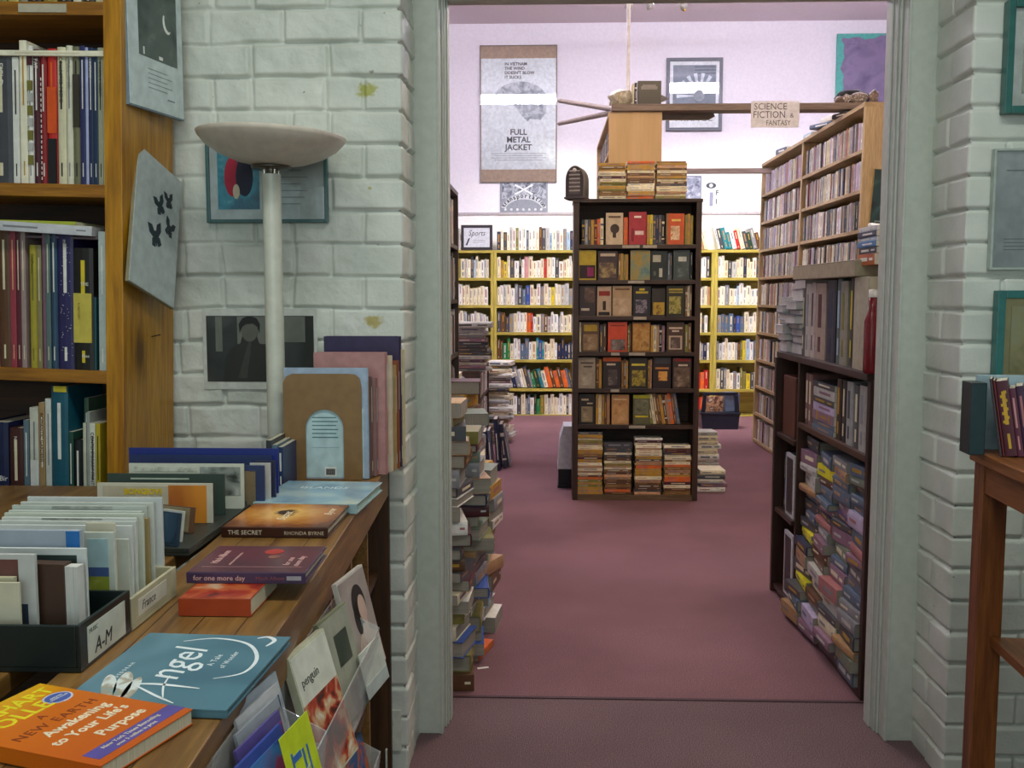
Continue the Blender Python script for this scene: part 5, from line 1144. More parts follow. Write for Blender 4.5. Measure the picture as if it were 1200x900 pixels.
# ornaments on the plank near the frame
for i, (px, sx, sz, c, nm, sd) in enumerate(((985, .030, .024, '#8a7468', 'small brown shell ornament on the plank', 2), (994, .034, .03, '#d9cfc8', 'white shell ornament on the plank', 3), (1008, .06, .038, '#cfc4be', 'large pale shell ornament on the plank', 5), (1026, .03, .045, '#a8907c', 'brown knobbly ornament near the door frame end of the plank', 7))):
    o = blob('shell_ornament', None, (sx, .02, sz), art([c, '#6a5a54', c], 60), T(atY(px, 118, BY).x, BY+.03, zp+sz*.8), sd, .3); tag(o, nm, 'ornament', None)
o = blob('soft_hat', None, (.11, .035, .055), P_('#1c1c24', .7), T(atY(1005, 110, BY).x, BY+.11, zp+.045), 9, .25); tag(o, 'black lumpy hat lying behind the shells on the plank', 'hat')

# ------------------------------------------------------------------ back wall pictures
WY = 10.85
def onwall(x0, x1, y0, y1): a = atY(x0, y1, WY); b = atY(x1, y0, WY); return a.x, b.x, a.z, b.z
x0, x1, z0, z1 = onwall(563, 653, 53, 214)
fp = empty('poster', loc=((x0+x1)/2, WY-.001, z0)); w = x1-x0; h = z1-z0
MB().box((-w/2, -.012, 0), (w/2, 0, h)).build('backing', P_('#b39a86', .5), fp)
MB().box((-w/2+.012, -.014, h*.095), (w/2-.012, -.0118, h*.905)).build('print', P_('#e4ecf2', .3), fp)
MB().box((-w/2+.003, -.019, .003), (w/2-.003, -.0175, h-.003)).build('glass', pane(), fp)
MB().box((-w/2, -.02, 0), (w/2, 0, .008)).box((-w/2, -.02, h-.008), (w/2, 0, h)).box((-w/2, -.02, 0), (-w/2+.006, 0, h)).box((w/2-.006, -.02, 0), (w/2, 0, h)).build('frame', P_('#6f655c', .4), fp)
dk = P_('#3a3c46'); F_ = .0004
for i, t in enumerate(('IN VIETNAM', 'THE WIND', 'DOESN\'T BLOW', 'IT SUCKS')): text(t, .044, dk, T(-.15, -.0144, h*(.855-.032*i)) @ RX(90), fp, 'lettering', bold=.0012)
hm = art(['#8792a2', '#aab4c0', '#d0d8e0', '#7c8794'], 14, (1, .3, 1)); mb = MB()
mb.prism([(.29*math.cos(R(a)), .20*math.sin(R(a))) for a in range(0, 181, 10)], -.0150, -.0139, 0, T(.02, 0, h*.60), 'Y'); mb.prism([(-.06, 0), (.30, 0), (.30, -.1), (.24, -.17), (.12, -.16), (.10, -.19), (.03, -.12)], -.0150, -.0139, 0, T(.0, 0, h*.575), 'Y'); mb.build('domed_artwork', hm, fp)
for i, t in enumerate(('FULL', 'METAL', 'JACKET')): text(t, .085, P_('#4a4e5a'), T(0, -.0144, h*(.350-.056*i)) @ RX(90), fp, 'lettering', 'CENTER', bold=.002)
for i in range(4): MB().box((-.30+.04*(i % 2), -.0143, h*(.21-.016*i)), (.30-.04*(i % 2), -.0139, h*(.214-.016*i))).build('printed_line', P_('#a3a8b4'), fp)
tag(fp, 'tall film poster lettered Full Metal Jacket, framed on the back wall', 'poster')
x0, x1, z0, z1 = onwall(586, 642, 213, 250)
ps = empty('poster', loc=((x0+x1)/2, WY-.001, z0+.01)); w = x1-x0; h = z1-z0-.01
MB().box((-w/2, -.006, 0), (w/2, 0, h)).build('print', P_('#7f8592', .4), ps); MB().box((-w/2+.02, -.0072, h*.45), (w/2-.02, -.0058, h-.01)).build('picture', art(['#2a2d38', '#6a7080', '#a8aebc', '#3a3e4a'], 16), ps)
for sgn in (-1, 1): MB().box((-.11, -.0085, h*.72), (.11, -.007, h*.77), 0, T(0, 0, 0) @ Matrix.Translation((0, 0, h*.745)) @ RY(28*sgn) @ Matrix.Translation((0, 0, -h*.745))).build('crossed_bar', P_('#d9dce4'), ps)
mb = MB(); mb.prism([(.25*math.cos(R(a)), .17*math.sin(R(a))) for a in range(10, 171, 8)]+[(.20*math.cos(R(a)), .12*math.sin(R(a))) for a in range(170, 9, -8)], -.0082, -.0065, 0, T(0, 0, .02), 'Y'); mb.build('lettering_arch', P_('#b9bec8'), ps)
tt = 'transportation'
for i, ch in enumerate(tt):
    a = 160-140*i/(len(tt)-1); text(ch, .065, P_('#15161c'), T(.215*math.cos(R(a)), -.0086, .02+.135*math.sin(R(a))) @ RY(-(a-90)) @ RX(90), ps, 'lettering', 'CENTER', bold=.002)
for i in range(7): MB().prism([(-.20+.065*i+.014*math.cos(k*math.pi/6), .03+.014*math.sin(k*math.pi/6)) for k in range(12)], -.0085, -.0065, 0, None, 'Y').build('dot', P_('#c9ccd4'), ps)
tag(ps, 'grey poster with an arched word transportation, below the tall film poster', 'poster')
def gallery(x0, x1, z0, z1, label): return wall_frame('framed_picture', x0, x1, z0, z1, WY, .035, .03, P_('#4a4e5c', .35), P_('#dfe3ea', .4), label)
x0, x1, z0, z1 = onwall(780, 847, 68, 154)
r_, w, h, yy = gallery(x0, x1, z0, z1, 'grey-framed gallery poster lettered Mirage with a fan design, on the back wall')
MB().box((-w/2+.07, yy-.002, h*.33), (w/2-.07, yy+.003, h-.075)).build('picture', P_('#7d8898'), r_)
mb = MB()
for k in range(7): a = 60+20*k; c_, s_ = math.cos(R(a)), math.sin(R(a)); mb.prism([(.05, h*.48), (.05+.24*c_-.02*s_, h*.48+.24*s_+.02*c_), (.05+.24*c_+.02*s_, h*.48+.24*s_-.02*c_)], yy-.004, yy-.0015, 0, None, 'Y')
mb.prism([(.05+.06*math.cos(i*math.pi/10), h*.48+.06*math.sin(i*math.pi/10)) for i in range(20)], yy-.006, yy-.002, 0, None, 'Y'); mb.build('fan_shape', P_('#ccd4de'), r_)
for i in range(3): MB().box((.0, yy-.003, h*(.78+.045*i)), (w/2-.07, yy-.0019, h*(.795+.045*i))).build('stripe', P_('#5c6676'), r_)
text('MIRAGE', .105, P_('#8a8f9a'), T(0, yy-.0005, h*.135) @ RX(90), r_, 'lettering', 'CENTER', sp=1.12)
x0, x1, z0, z1 = onwall(978, 1052, 40, 123)
r_ = empty('painting', loc=((x0+x1)/2, WY-.001, z0)); w = x1-x0; h = z1-z0
MB().box((-w/2, -.04, 0), (w/2, 0, h), bev=.003).build('canvas', P_('#4ba39a', .5), r_)
mb = MB(); pts = []
g_ = random.Random(5)
for k in range(12): pts.append((-w/2+.055+g_.uniform(-.02, .025), h*k/12))
for k in range(10): pts.append((-w/2+.06+(w-.08)*k/10, h-.035+g_.uniform(-.03, .02)))
pts += [(w/2-.01, h-.03), (w/2-.01, 0)]
mb.prism(pts, -.0415, -.0395, 0, None, 'Y'); mb.build('painted_field', art(['#5f5678', '#6f6484', '#7d7092', '#665c80'], 5), r_)
tag(r_, 'purple painting with turquoise edges high on the back wall by the door frame', 'painting')
x0, x1, z0, z1 = onwall(803, 822, 206, 244)
o = empty('poster', loc=((x0+x1)/2, WY-.001, z0)); w = x1-x0; h = z1-z0
MB().box((-w/2, -.006, 0), (w/2, 0, h)).build('print', P_('#5d6278', .4), o); MB().box((-w/2+.01, -.0072, .01), (w/2-.01, -.0058, h-.01)).build('picture', art(['#3c4058', '#7a8098', '#b9bece'], 18), o); tag(o, 'small blue-grey patterned poster left of the eye poster', 'poster')
x0, x1, z0, z1 = onwall(823, 843, 210, 244)
o = empty('poster', loc=((x0+x1)/2, WY-.001, z0)); w = x1-x0; h = z1-z0
MB().box((-w/2, -.006, 0), (w/2, 0, h)).build('print', P_('#d5d8e2', .4), o); q = MB().prism(ell(-.0, h*.78, .055, .032), -.008, -.005, 0, None, 'Y').build('printed_eye', P_('#3a3e4c'), o); MB().prism(ell(-.0, h*.78, .02, .02), -.0095, -.0075, 0, None, 'Y').build('pupil', P_('#b9bece'), q)
MB().box((-.015, -.0072, .02), (.025, -.0058, h*.55)).build('grey_figure', P_('#7a8098'), o)
for i, ch in enumerate('SCI'): text(ch, .045, dk, T(-.075, -.0073, h*(.42-.18*i)) @ RX(90), o, 'lettering')
for i, ch in enumerate('FI'): text(ch, .075, dk, T(.05, -.0073, h*(.45-.30*i)) @ RX(90), o, 'lettering', bold=.002)
tag(o, 'white poster with an eye and black letters, right of the walnut bookcase top', 'poster')

# ------------------------------------------------------------------ yellow bookcases along the back wall
YY = 10.50
YW = wood('#a8963c', '#b8a648', '#c6b558', 'X', .6, .45, name='yellow_wood'); YWZ = wood('#a8963c', '#b8a648', '#c6b558', 'Z', .6, .45, name='yellow_wood')
def yx(px): return atY(px, 380, YY).x
def yz(py): return atY(640, py, YY).z
YX = [yx(455), yx(578.5), yx(707), yx(836.5), yx(965)]
YS_ = [yz(y) for y in (486, 455.5, 421.5, 389.5, 357.5, 325.5, 293)]
yn = ['leftmost yellow bookcase', 'yellow bookcase left of the walnut one', 'yellow bookcase hidden behind the walnut one', 'yellow bookcase right of the walnut one']
yr = ['bottom', 'sixth', 'fifth', 'fourth', 'third', 'second', 'top']
BRT = [('white', 9), ('cream', 9), ('pale grey', 5), ('ivory', 6), ('grey', 3), ('dark grey', 1.5), ('pale blue', 1), ('navy', .5), ('red', .4), ('brown', .8), ('yellow', .5), ('olive', .8), ('teal', .3), ('slate', 1), ('tan', 1)]
C = {}
C[(1, 0)] = ['cream', 'ivory', 'slate', 'grey', 'olive', 'white', 'dark grey', 'cream', 'grey', 'slate', 'white', 'dark green', 'green', 'olive', 'cream', 'pale grey', 'cream', 'cream', 'white']
C[(1, 1)] = ['pale grey', 'cream', 'slate', 'navy', 'white', 'navy', 'grey', 'white', 'cream', 'dark grey', 'grey', 'green', 'dark green', 'teal', 'cream', 'orange', 'brown', 'orange', 'brown', 'orange', 'slate', 'dark grey', 'slate', 'pale blue', 'slate', 'blue']
C[(1, 2)] = ['brown', 'brown', 'green', 'green', 'cream', 'white', 'white', 'slate', 'slate', 'white', 'cream', 'teal', 'blue', 'teal', 'cream', 'ivory', 'cream', 'white', 'navy', 'navy', 'navy', 'dark grey', 'navy']
C[(1, 3)] = ['dark grey', 'brown', 'dark grey', 'grey', 'cream', 'white', 'white', 'ivory', 'orange', 'red', 'white', 'cream', 'grey', 'brown', 'pale grey', 'white', 'white', 'grey', 'white', 'cream']
C[(1, 4)] = ['cream', 'white', 'pale grey', 'cream', 'white', 'grey', 'dark grey', 'slate', 'blue', 'cream', 'cream', 'white', 'grey', 'cream', 'white', 'yellow', 'white', 'cream']
C[(1, 5)] = ['cream', 'gold', 'yellow', 'cream', 'dark grey', 'white', 'black', 'white', 'pink', 'cream', 'ivory', 'white', 'cream', 'red', 'cream', 'white', 'dark grey', 'white', 'cream']
C[(3, 0)] = ['red', 'orange', 'cream']; C[(3, 1)] = ['cream', 'dark grey', 'grey', 'cream', 'ivory', 'grey', 'white', 'olive', 'olive', 'yellow']
C[(3, 3)] = ['grey', 'slate', 'slate', 'slate', 'navy', 'blue', 'slate', 'cream', 'white', 'ivory', 'cream', 'brown']
C[(3, 6)] = ['white', 'dark grey', 'teal', 'teal', 'white', 'red', 'cream', 'dark grey', 'dark green', 'grey', 'brown', 'tan', 'tan']
for c in range(4):
    a, b = YX[c], YX[c+1]; yc = empty('bookcase', loc=((a+b)/2, YY, 0)); hw = (b-a)/2-.001; top = YS_[-1]
    for q in (-hw, hw-.032): MB().box((q, 0, 0), (q+.032, .29, top-.03), bev=.002).build('side_panel', YWZ, yc)
    MB().box((-hw, -.002, top-.03), (hw, .29, top), bev=.002).build('top', YW, yc); MB().box((-hw+.032, .28, 0), (hw-.032, .29, top-.03)).build('back_panel', YW, yc)
    for z in YS_[:-1]: MB().box((-hw+.032, .002, z-.03), (hw-.032, .28, z), bev=.002).build('shelf', YW, yc)
    tag(yc, yn[c]+', against the back wall', 'bookcase')
    if c == 2: continue
    lo, hi = {0: (yx(528), b-.036), 1: (a+.036, yx(675)), 3: (a+.036, yx(892))}[c]
    for k, z in enumerate(YS_):
        if c == 0 and k < 2: continue
        if c == 3 and k == 0: continue
        cols = C.get((c, k))
        ln = (-14 if (c, k) in ((3, 6), (1, 1)) else 0)
        hmax = (.235 if k < 6 else .25)
        shelf_row((lo, YY+.02, 0), (1, 0, 0), 0, hi-lo, z+.001+(.006 if ln else 0), .165 if k < 6 else .175, hmax-.004, .024, .05, .2, BRT, f'{yr[k]} shelf, {yn[c]}', f'books on the {yr[k]} shelf, {yn[c]}', cols=cols, lean=ln, pg='#e0dccb', cat='hardback')
# strip of bookcase between the walnut case and the divider on the right
for k, z in enumerate(YS_[:-1]):
    lo, hi = yx(818), YX[3]-.036
    shelf_row((lo, YY+.02, 0), (1, 0, 0), 0, hi-lo, z+.001, .17, .225, .024, .045, .2, [('orange', 2), ('red', 2), ('brown', 1)] if k < 2 else BRT, f'{yr[k]} shelf showing just right of the walnut bookcase', 'books seen just right of the walnut bookcase', pg='#e0dccb', cat='hardback')
shelf_row((yx(818), YY+.02, 0), (1, 0, 0), 0, YX[3]-.03-yx(818), YS_[6]+.006, .19, .22, .024, .04, .2, BRT, 'on the bookcase top just right of the walnut one', 'books seen just right of the walnut bookcase', lean=-14, cat='hardback')
# small framed black sign leaning on the left bookcase
sgx0, sgx1 = atY(540, 270, YY-.02).x, atY(577, 270, YY-.02).x
r_ = empty('framed_sign', T((sgx0+sgx1)/2, YY-.012+.004, YS_[6]+.001) @ RX(-3)); w = sgx1-sgx0; h = .265
for q in (((-w/2, 0, 0), (w/2, .012, .03)), ((-w/2, 0, h-.03), (w/2, .012, h)), ((-w/2, 0, .03), (-w/2+.03, .012, h-.03)), ((w/2-.03, 0, .03), (w/2, .012, h-.03))): MB().box(*q, bev=.002).build('frame', P_('#1c1820'), r_)
MB().box((-w/2+.03, .004, .03), (w/2-.03, .011, h-.03)).build('print', P_('#c4c8d2'), r_); text('Sports', .085, P_('#2a2c38'), T(-.09, .0035, .15) @ RX(90), r_, 'lettering', shear=.3, xs=.8); MB().prism([(-.12, .05), (-.10, .05), (-.07, .13), (-.09, .12)], .002, .004, 0, None, 'Y').build('printed_mark', P_('#2a2c38'), r_)
for i in range(2): MB().box((-.04, .003, .10-.02*i), (.09, .0042, .104-.02*i)).build('printed_line', P_('#6a6e7c'), r_)
tag(r_, 'small black-framed sign with script lettering on top of the leftmost yellow bookcase', 'sign')

# ------------------------------------------------------------------ step stool, and piles on the floor around the walnut case
st = empty('step_stool', loc=atZ(841, 501, 0)); sm_ = P_('#1b2030', .35)
MB().prism([(-.17, 0), (.17, 0), (.185, .14), (-.185, .14)], -.14, .12, 0, None, 'Y').build('tub', sm_, st)
MB().box((-.195, -.15, .14), (.195, .13, .165), bev=.008).build('rim', sm_, st)
for s_ in (-1, 1): MB().prism([(s_*.185, .165), (s_*.145, .165), (s_*.135, .33), (s_*.165, .33)], -.13, -.105, 0, None, 'Y').build('handle_post', sm_, st)
MB().box((-.17, -.13, .33), (.17, -.105, .36), bev=.006).build('handle', sm_, st); MB().box((.05, -.10, .165), (.19, .11, .345), bev=.01).build('grey_bag_inside', P_('#5f6f86', .4), st)
MB().box((-.12, -.05, .166), (.04, -.03, .31)).build('bright_cover', art(['#a8542c', '#d9b08a', '#6a3a28', '#e0d4c0'], 20), st)
tag(st, 'dark blue plastic tub with a handle holding a bright book, by the yellow bookcases', 'tub')
GRY = [('white', 4), ('pale grey', 4), ('grey', 2), ('cream', 3), ('slate', 1), ('dark grey', 1), ('mauve', 1)]
p = atZ(836, 577, 0); flat_stack(p.x-.01, p.y+.10, .001, 5, 0, (.16, .19), .18, .22, .02, .035, GRY, 'low pile beside the walnut bookcase', 'books piled on the floor beside the walnut bookcase', .01, 4)
p = atZ(829, 560, 0); flat_stack(p.x-.0, p.y+.12, .001, 10, 0, (.14, .17), .16, .2, .025, .04, GRY, 'taller floor pile behind the low one', 'books piled on the floor beside the walnut bookcase', .015, 8)
# white box and black base left of the walnut case
p = atZ(663, 572, 0); o = empty('storage_box', loc=(p.x, p.y+.12, 0)); MB().box((-.05, -.12, .02), (.055, .12, .13), bev=.006).build('base', P_('#17161c'), o); MB().prism([(-.055, .13), (.05, .13), (.055, .42), (-.015, .42), (-.04, .34)], -.12, .12, 0, None, 'Y').build('white_body', P_('#cfcfd6'), o)
MB().box((-.055, -.12, 0), (.055, .12, .02)).build('foot', P_('#17161c'), o); tag(o, 'white and black box standing on the carpet against the left of the walnut bookcase', 'box')

# ------------------------------------------------------------------ lit fittings
for i, (x, y, z, L, E_, c) in enumerate(FITTINGS):
    f = empty('ceiling_light', loc=(x, y, z)); tp = 4.2-z
    MB().box((-L/2, -.10, 0), (L/2, .10, .10), bev=.006).build('diffuser', glow(c, E_), f)
    MB().box((-L/2-.02, -.11, .10), (L/2+.02, .11, .125), bev=.003).build('housing', WHITE, f)
    if tp > .13:
        for sx in (-L/3, L/3): MB().cyl((sx, 0, .125), (sx, 0, tp), .006, 8).build('hanging_rod', WHITE, f)
    tag(f, ('long white fluorescent fitting over the left of the back room', 'long white fluorescent fitting over the right of the back room', 'warm lit fitting hung in the middle of the back room')[i], 'ceiling light')
tf = empty('ceiling_light', loc=(1.0, 9.35, 4.0))
MB().box((-.37, -.04, 0), (.37, .04, .045), bev=.004).build('track', P_('#8a8680'), tf)
for sx in (-.3, .3): MB().cyl((sx, 0, .045), (sx, 0, .2), .008, 8).build('stem', P_('#8a8680'), tf)
MB().lathe([(0, -.045), (.03, -.035), (.045, -.01), (.03, .0), (0, .0)], 20, 0, T(-.05, 0, 0)).build('bulb', glow('#fff4e0', 60), tf)
MB().cyl((.27, 0, 0), (.26, 0, -.10), .010, 10).lathe([(0, 0), (.02, .01), (.018, .03), (0, .04)], 12, 0, T(.26, 0, -.11)).build('brass_pull', paper('#b08a3c', .3, metal=.7), tf)
tag(tf, 'track fitting with one bright bulb and a brass pull, near the back ceiling', 'ceiling light')
for k, (sx, ax) in enumerate(ADDED_SPOTS):  # added lamps and heads, aimed to brighten the yellow bookcases
    l = bpy.data.lights.new('added_spot', 'SPOT'); l.energy = 260; l.spot_size = R(75); l.spot_blend = .8; l.shadow_soft_size = .05; l.color = (1, .96, .80)
    o = bpy.data.objects.new('added_spot', l); COL.objects.link(o); src = Vector((sx, 9.30, 3.90)); o.location = src
    dv = Vector((ax, 10.5, 1.0))-src; o.rotation_euler = dv.to_track_quat('-Z', 'Y').to_euler()
    h_ = MB().lathe([(.0, 0), (.03, 0), (.035, .07), (.028, .07), (.0, .02)], 18).build('added_spot_head', P_('#8a8680'), tf); h_.matrix_basis = T(*(src-Vector((1.0, 9.35, 4.0))-dv.normalized()*.075)) @ dv.to_track_quat('Z', 'Y').to_matrix().to_4x4()
ff = empty('ceiling_light', loc=(.1, 1.0, 2.93)); MB().box((-1.2, -.1, 0), (1.2, .1, .07), bev=.005).build('diffuser', glow('#f2fff4', 3), ff); MB().box((-1.22, -.11, .07), (1.22, .11, .17)).build('housing', WHITE, ff)  # unseen fitting, added to carry the front room's fill light
tag(ff, 'unseen fluorescent fitting added above the camera to light the front room', 'ceiling light')

# ------------------------------------------------------------------ dark low bookcase just right of the doorway (faces the aisle, -X)
RX0 = 1.012; RD = .26
RWZ = wood('#24130d', '#341d13', '#44281a', 'Z', 1., .4, name='dark_brown_wood'); RWH = wood('#3a2114', '#4a2c1c', '#5a3824', 'Y', 1., .4, name='dark_brown_wood')
rb_ = empty('bookcase', loc=(RX0, 3.085, 0)); L = 1.20; La = .86
MB().box((0, 0, 0), (RD, .028, 1.03), bev=.002).build('side_panel', RWZ, rb_); MB().box((.0, La, 0), (RD, La+.022, 1.03), bev=.002).build('divider', RWZ, rb_); MB().box((-.02, L-.028, 0), (RD, L, 1.03), bev=.002).build('side_panel', RWZ, rb_)
MB().box((-.012, 0, 1.03), (RD, L, 1.055), bev=.003).build('top', RWZ, rb_); MB().box((RD-.012, .028, .0), (RD, L-.028, 1.03)).build('back_panel', DARKIN, rb_)
MB().box((.0, .028, .768), (RD-.012, La, .790), bev=.002).build('shelf', RWH, rb_); MB().box((.0, .028, .0), (RD-.012, La, .02)).build('shelf', RWH, rb_)
for z in (.02, .36, .69): MB().box((-.012, La+.022, z), (RD-.012, L-.028, z+.02), bev=.002).build('shelf', RWZ, rb_)
tag(rb_, 'low dark brown bookcase just inside the doorway on the right, stuffed with books', 'bookcase')
def rx(px, Y=None): return atX(px, 500, RX0)                    # point on the front plane
def rrow(pxs, zf, d, grp, where, lean=0, z0y=None):
    """upright books, (left px, right px, height, colour, accent, text)"""
    for i, it in enumerate(pxs):
        a, b, hh, c, ac_ = it[:5]; ya, yb = rx(a).y, rx(b).y; t = abs(ya-yb)*.97
        o = put(spine_mesh(t, hh, d, c, ac_, t > .02, style=it[6] if len(it) > 6 else .3), T(RX0+.012+rnd.uniform(0, .01), max(ya, yb), zf) @ RZ(-90), f'{it[5]}, {where}', grp)
g = 'tall books standing on the dark brown bookcase by the doorway'; w_ = 'standing on the dark brown bookcase'
rrow([(929, 934, .27, '#5c5a54', 'cream', 'grey-brown book at the far end'), (935, 941, .285, '#b0aaa2', 'grey', 'thin pale grey book'), (941.5, 946, .29, '#b9a9a4', 'maroon', 'pinkish white book with marks'), (946.5, 958, .285, '#a08c80', 'maroon', 'thick grey-tan book with dark lettering'), (958.5, 969, .295, '#1e2030', 'navy', 'black-navy thick book'), (969.5, 975, .30, '#4a5c5c', 'pale blue', 'grey teal book'), (975.5, 984, .29, '#8d8878', 'olive', 'grey-olive book'), (984.5, 989, .30, '#3a342a', 'yellow', 'dark book with yellow marks'), (989.5, 994, .30, '#2a2620', 'gold', 'black book beside the beige folder')], 1.0555, .22, g, w_)
o = MB().box((0, 0, 0), (.235, .145, .300), bev=.003).build('folder', P_('#a89f8a', .6), None, T(RX0-.005, 3.115, 1.056)); tag(o, 'big beige folder at the near end of the dark brown bookcase top', 'folder')
o = MB().lathe([(0, 0), (.022, 0), (.024, .01), (.024, .16), (.016, .185), (.012, .20), (.012, .235), (0, .237)], 20).build('bottle', paper('#74121c', .25), None, T(RX0-.004, 3.075+.0, 1.056)); MB().lathe([(.013, .235), (.013, .258), (0, .26)], 16).build('cap', P_('#d9d4cf', .3), o); tag(o, 'red bottle with a pale cap in front of the beige folder', 'bottle')
o = MB().box((0, 0, 0), (.24, .80, .055), bev=.004).build('long_box', P_('#9c9078', .6), None, T(RX0-.02, 3.21, 1.3575)); MB().box((-.0006, .01, .05), (.0, .79, .053)).build('lid_edge', P_('#7c715c'), o); tag(o, 'long beige box lying across the tops of the standing books', 'box')
g = 'books piled at the near end of the beige box'; zz = 1.3925
for i, (t, w, c, nm) in enumerate(((.035, .16, '#b0561c', 'orange book, lowest of the small pile'), (.02, .17, '#2a3040', 'dark slate book, second of the small pile'), (.018, .18, '#3f78b0', 'bright blue book in the middle of the small pile'), (.012, .17, '#a9bcd0', 'pale blue booklet in the small pile'), (.018, .18, '#26304c', 'navy book near the top of the small pile'), (.015, .18, '#c9ccd2', 'white book on top of the small pile'))):
    put(spine_mesh(t, w, .16, c, 'white', False), T(RX0-.0+.004*(i % 2), 3.17, zz) @ RZ(-90) @ T(w/2, 0, 0) @ RY(-90), f'{nm}, above the beige folder', g); zz += t+.0006
o = MB().tube([(0, 0, 0), (.0, -.06, .012), (.01, -.12, .006), (.02, -.20, -.015)], .008, 10).build('white_cord', P_('#d9d6d2', .4), None, T(RX0+.02, 3.33, zz+.055)); o.data.name = 'white_cord'
bpy.data.objects.remove(o)
o = MB().cyl((0, 0, 0), (.02, -.20, -.02), .007, 12).cyl((0, 0, 0), (-.002, .012, .0), .009, 12).build('white_rod', P_('#e0dcd6', .4), None, T(RX0+.055, 3.29, zz+.011)); tag(o, 'short white rod lying on top of the small book pile by the frame', 'rod')
gp_ = 'books in the pile at the far end of the dark brown bookcase top'
yc_ = 4.10; zz = 1.0555
for i, (t, c, dx) in enumerate(((.045, '#6a6870', 0), (.03, '#8a8890', .005), (.028, '#8f8f94', .0), (.02, '#6a6c74', -.01), (.035, '#7a7882', -.03), (.022, '#5c5c66', -.01), (.032, '#94929a', -.025), (.05, '#7c7a84', .0), (.04, '#8c8a92', .01))):
    put(spine_mesh(t, .17, .22, c, 'grey', True, pg='#c9c6c4'), T(RX0+.235+dx, yc_-.02, zz) @ RZ(90) @ T(.085, 0, 0) @ RY(-90), f'pale book, {"lowest" if i == 0 else ordw(i+1)+" from the bottom"}, page edges to the aisle, dark brown bookcase top', gp_); zz += t+.0006
gp2 = 'books on the second far pile of the dark brown bookcase top'; zz = 1.0555
for i, (t, c) in enumerate(((.05, '#3a3f5c'), (.03, '#8f8c90'), (.035, '#c9c9cf'), (.02, '#5a5c66'), (.03, '#c0c2ca'), (.03, '#70727c'), (.035, '#b9bbc4'))):
    put(spine_mesh(t, .12, .16, c, 'grey', True, pg='#c9c6c4'), T(RX0+.16-.01*(i % 3), 4.235, zz) @ RZ(90) @ T(.0, 0, 0) @ RY(-90) @ T(0, 0, -.06), f'small book, {"lowest" if i == 0 else ordw(i+1)+" from the bottom"}, farthest pile on the dark brown bookcase top', gp2); zz += t+.0006
g = 'books on the middle shelf of the dark brown bookcase'; w_ = 'middle shelf of the dark brown bookcase'
rrow([(936.5, 941, .20, '#6a4a44', 'cream', 'brown-red book second from the far end'), (941.5, 946, .20, '#7a5a54', 'cream', 'dusty red book'), (974, 980, .215, '#3c2a20', 'gold', 'dark brown book right of the short pile'), (980.5, 985, .215, '#2a241e', 'cream', 'black book with light marks'), (985.5, 993, .215, '#9c9c9c', 'dark grey', 'pale grey book with a black line'), (993.5, 1000, .21, '#4c4c4c', 'cream', 'dark grey narrow book'), (1000.5, 1009, .215, '#a09f9c', 'grey', 'wide pale grey book'), (1009.5, 1015, .21, '#8a7a58', 'cream', 'tan book with white marks against the near panel')], .7905, .17, g, w_)
za = .7905
for i, (t, c) in enumerate(((.018, 'slate'), (.02, 'slate'), (.034, 'mauve'), (.03, 'lilac'), (.022, 'dark grey'), (.035, 'pale grey'), (.022, 'dark grey'))):
    ym = (rx(947).y+rx(973).y)/2; wd_ = abs(rx(947).y-rx(973).y)*.95
    put(spine_mesh(t, wd_, .16, c, accent(c), False), T(RX0+.012+.003*(i % 2), ym, za) @ RZ(-90) @ T(wd_/2, 0, 0) @ RY(-90), f'{c} book, {"lowest" if i == 0 else ordw(i+1)+" from the bottom"}, short pile on the middle shelf, dark brown bookcase', 'books lying in the short pile on the middle shelf'); za += t+.0006
# the deep heap of books lying flat below, three and a half columns, spines to the aisle
HEAP = [('slate', 4), ('grey', 4), ('tan', 2), ('cream', 1), ('lilac', .7), ('dark grey', 4), ('purple', .6), ('mauve', 2), ('pale grey', 2), ('grey green', 2), ('brown', 2), ('bright yellow', .3), ('navy', 1), ('rose', .8)]
cols_y = [(3.12, 3.31), (3.32, 3.52), (3.53, 3.73), (3.735, 3.935)]
cn = ['nearest column', 'second column', 'third column', 'farthest column']
for ci, (ya, yb) in enumerate(cols_y):
    z = .021; j = 0; lst = []
    while z < .735:
        t = rnd.uniform(.024, .055); w = (yb-ya)*rnd.uniform(.84, .99); c = pickcol(HEAP)
        if z+t > .76: break
        if ci == 3 and abs(z-.33) < .03: c = 'bright yellow'; t = .02
        if ci == 2 and z > .70: c = 'bright yellow'
        out_ = .075*max(0, 1-z/.42)*rnd.uniform(.5, 1.0)
        M = T(RX0+.02-out_+rnd.uniform(-.01, .014), (ya+yb)/2, z) @ RZ(-90+rnd.uniform(-6, 6)) @ T(w/2, 0, 0) @ RY(-90+rnd.uniform(-1.2, 1.2))
        lst.append((spine_mesh(t, w, .20, c, accent(c), rnd.random() < .6, pg='#9c9588', style=rnd.choice(QUIET)), M, c)); z += t+.0008
    for j, (me, M, c) in enumerate(lst):
        nm = 'topmost' if j == len(lst)-1 else ('lowest' if j == 0 else ordw(j+1)+' from the bottom')
        put(me, M, f'{c} book, {nm}, {cn[ci]}, heap in the dark brown bookcase', 'books heaped flat in the lower part of the dark brown bookcase')
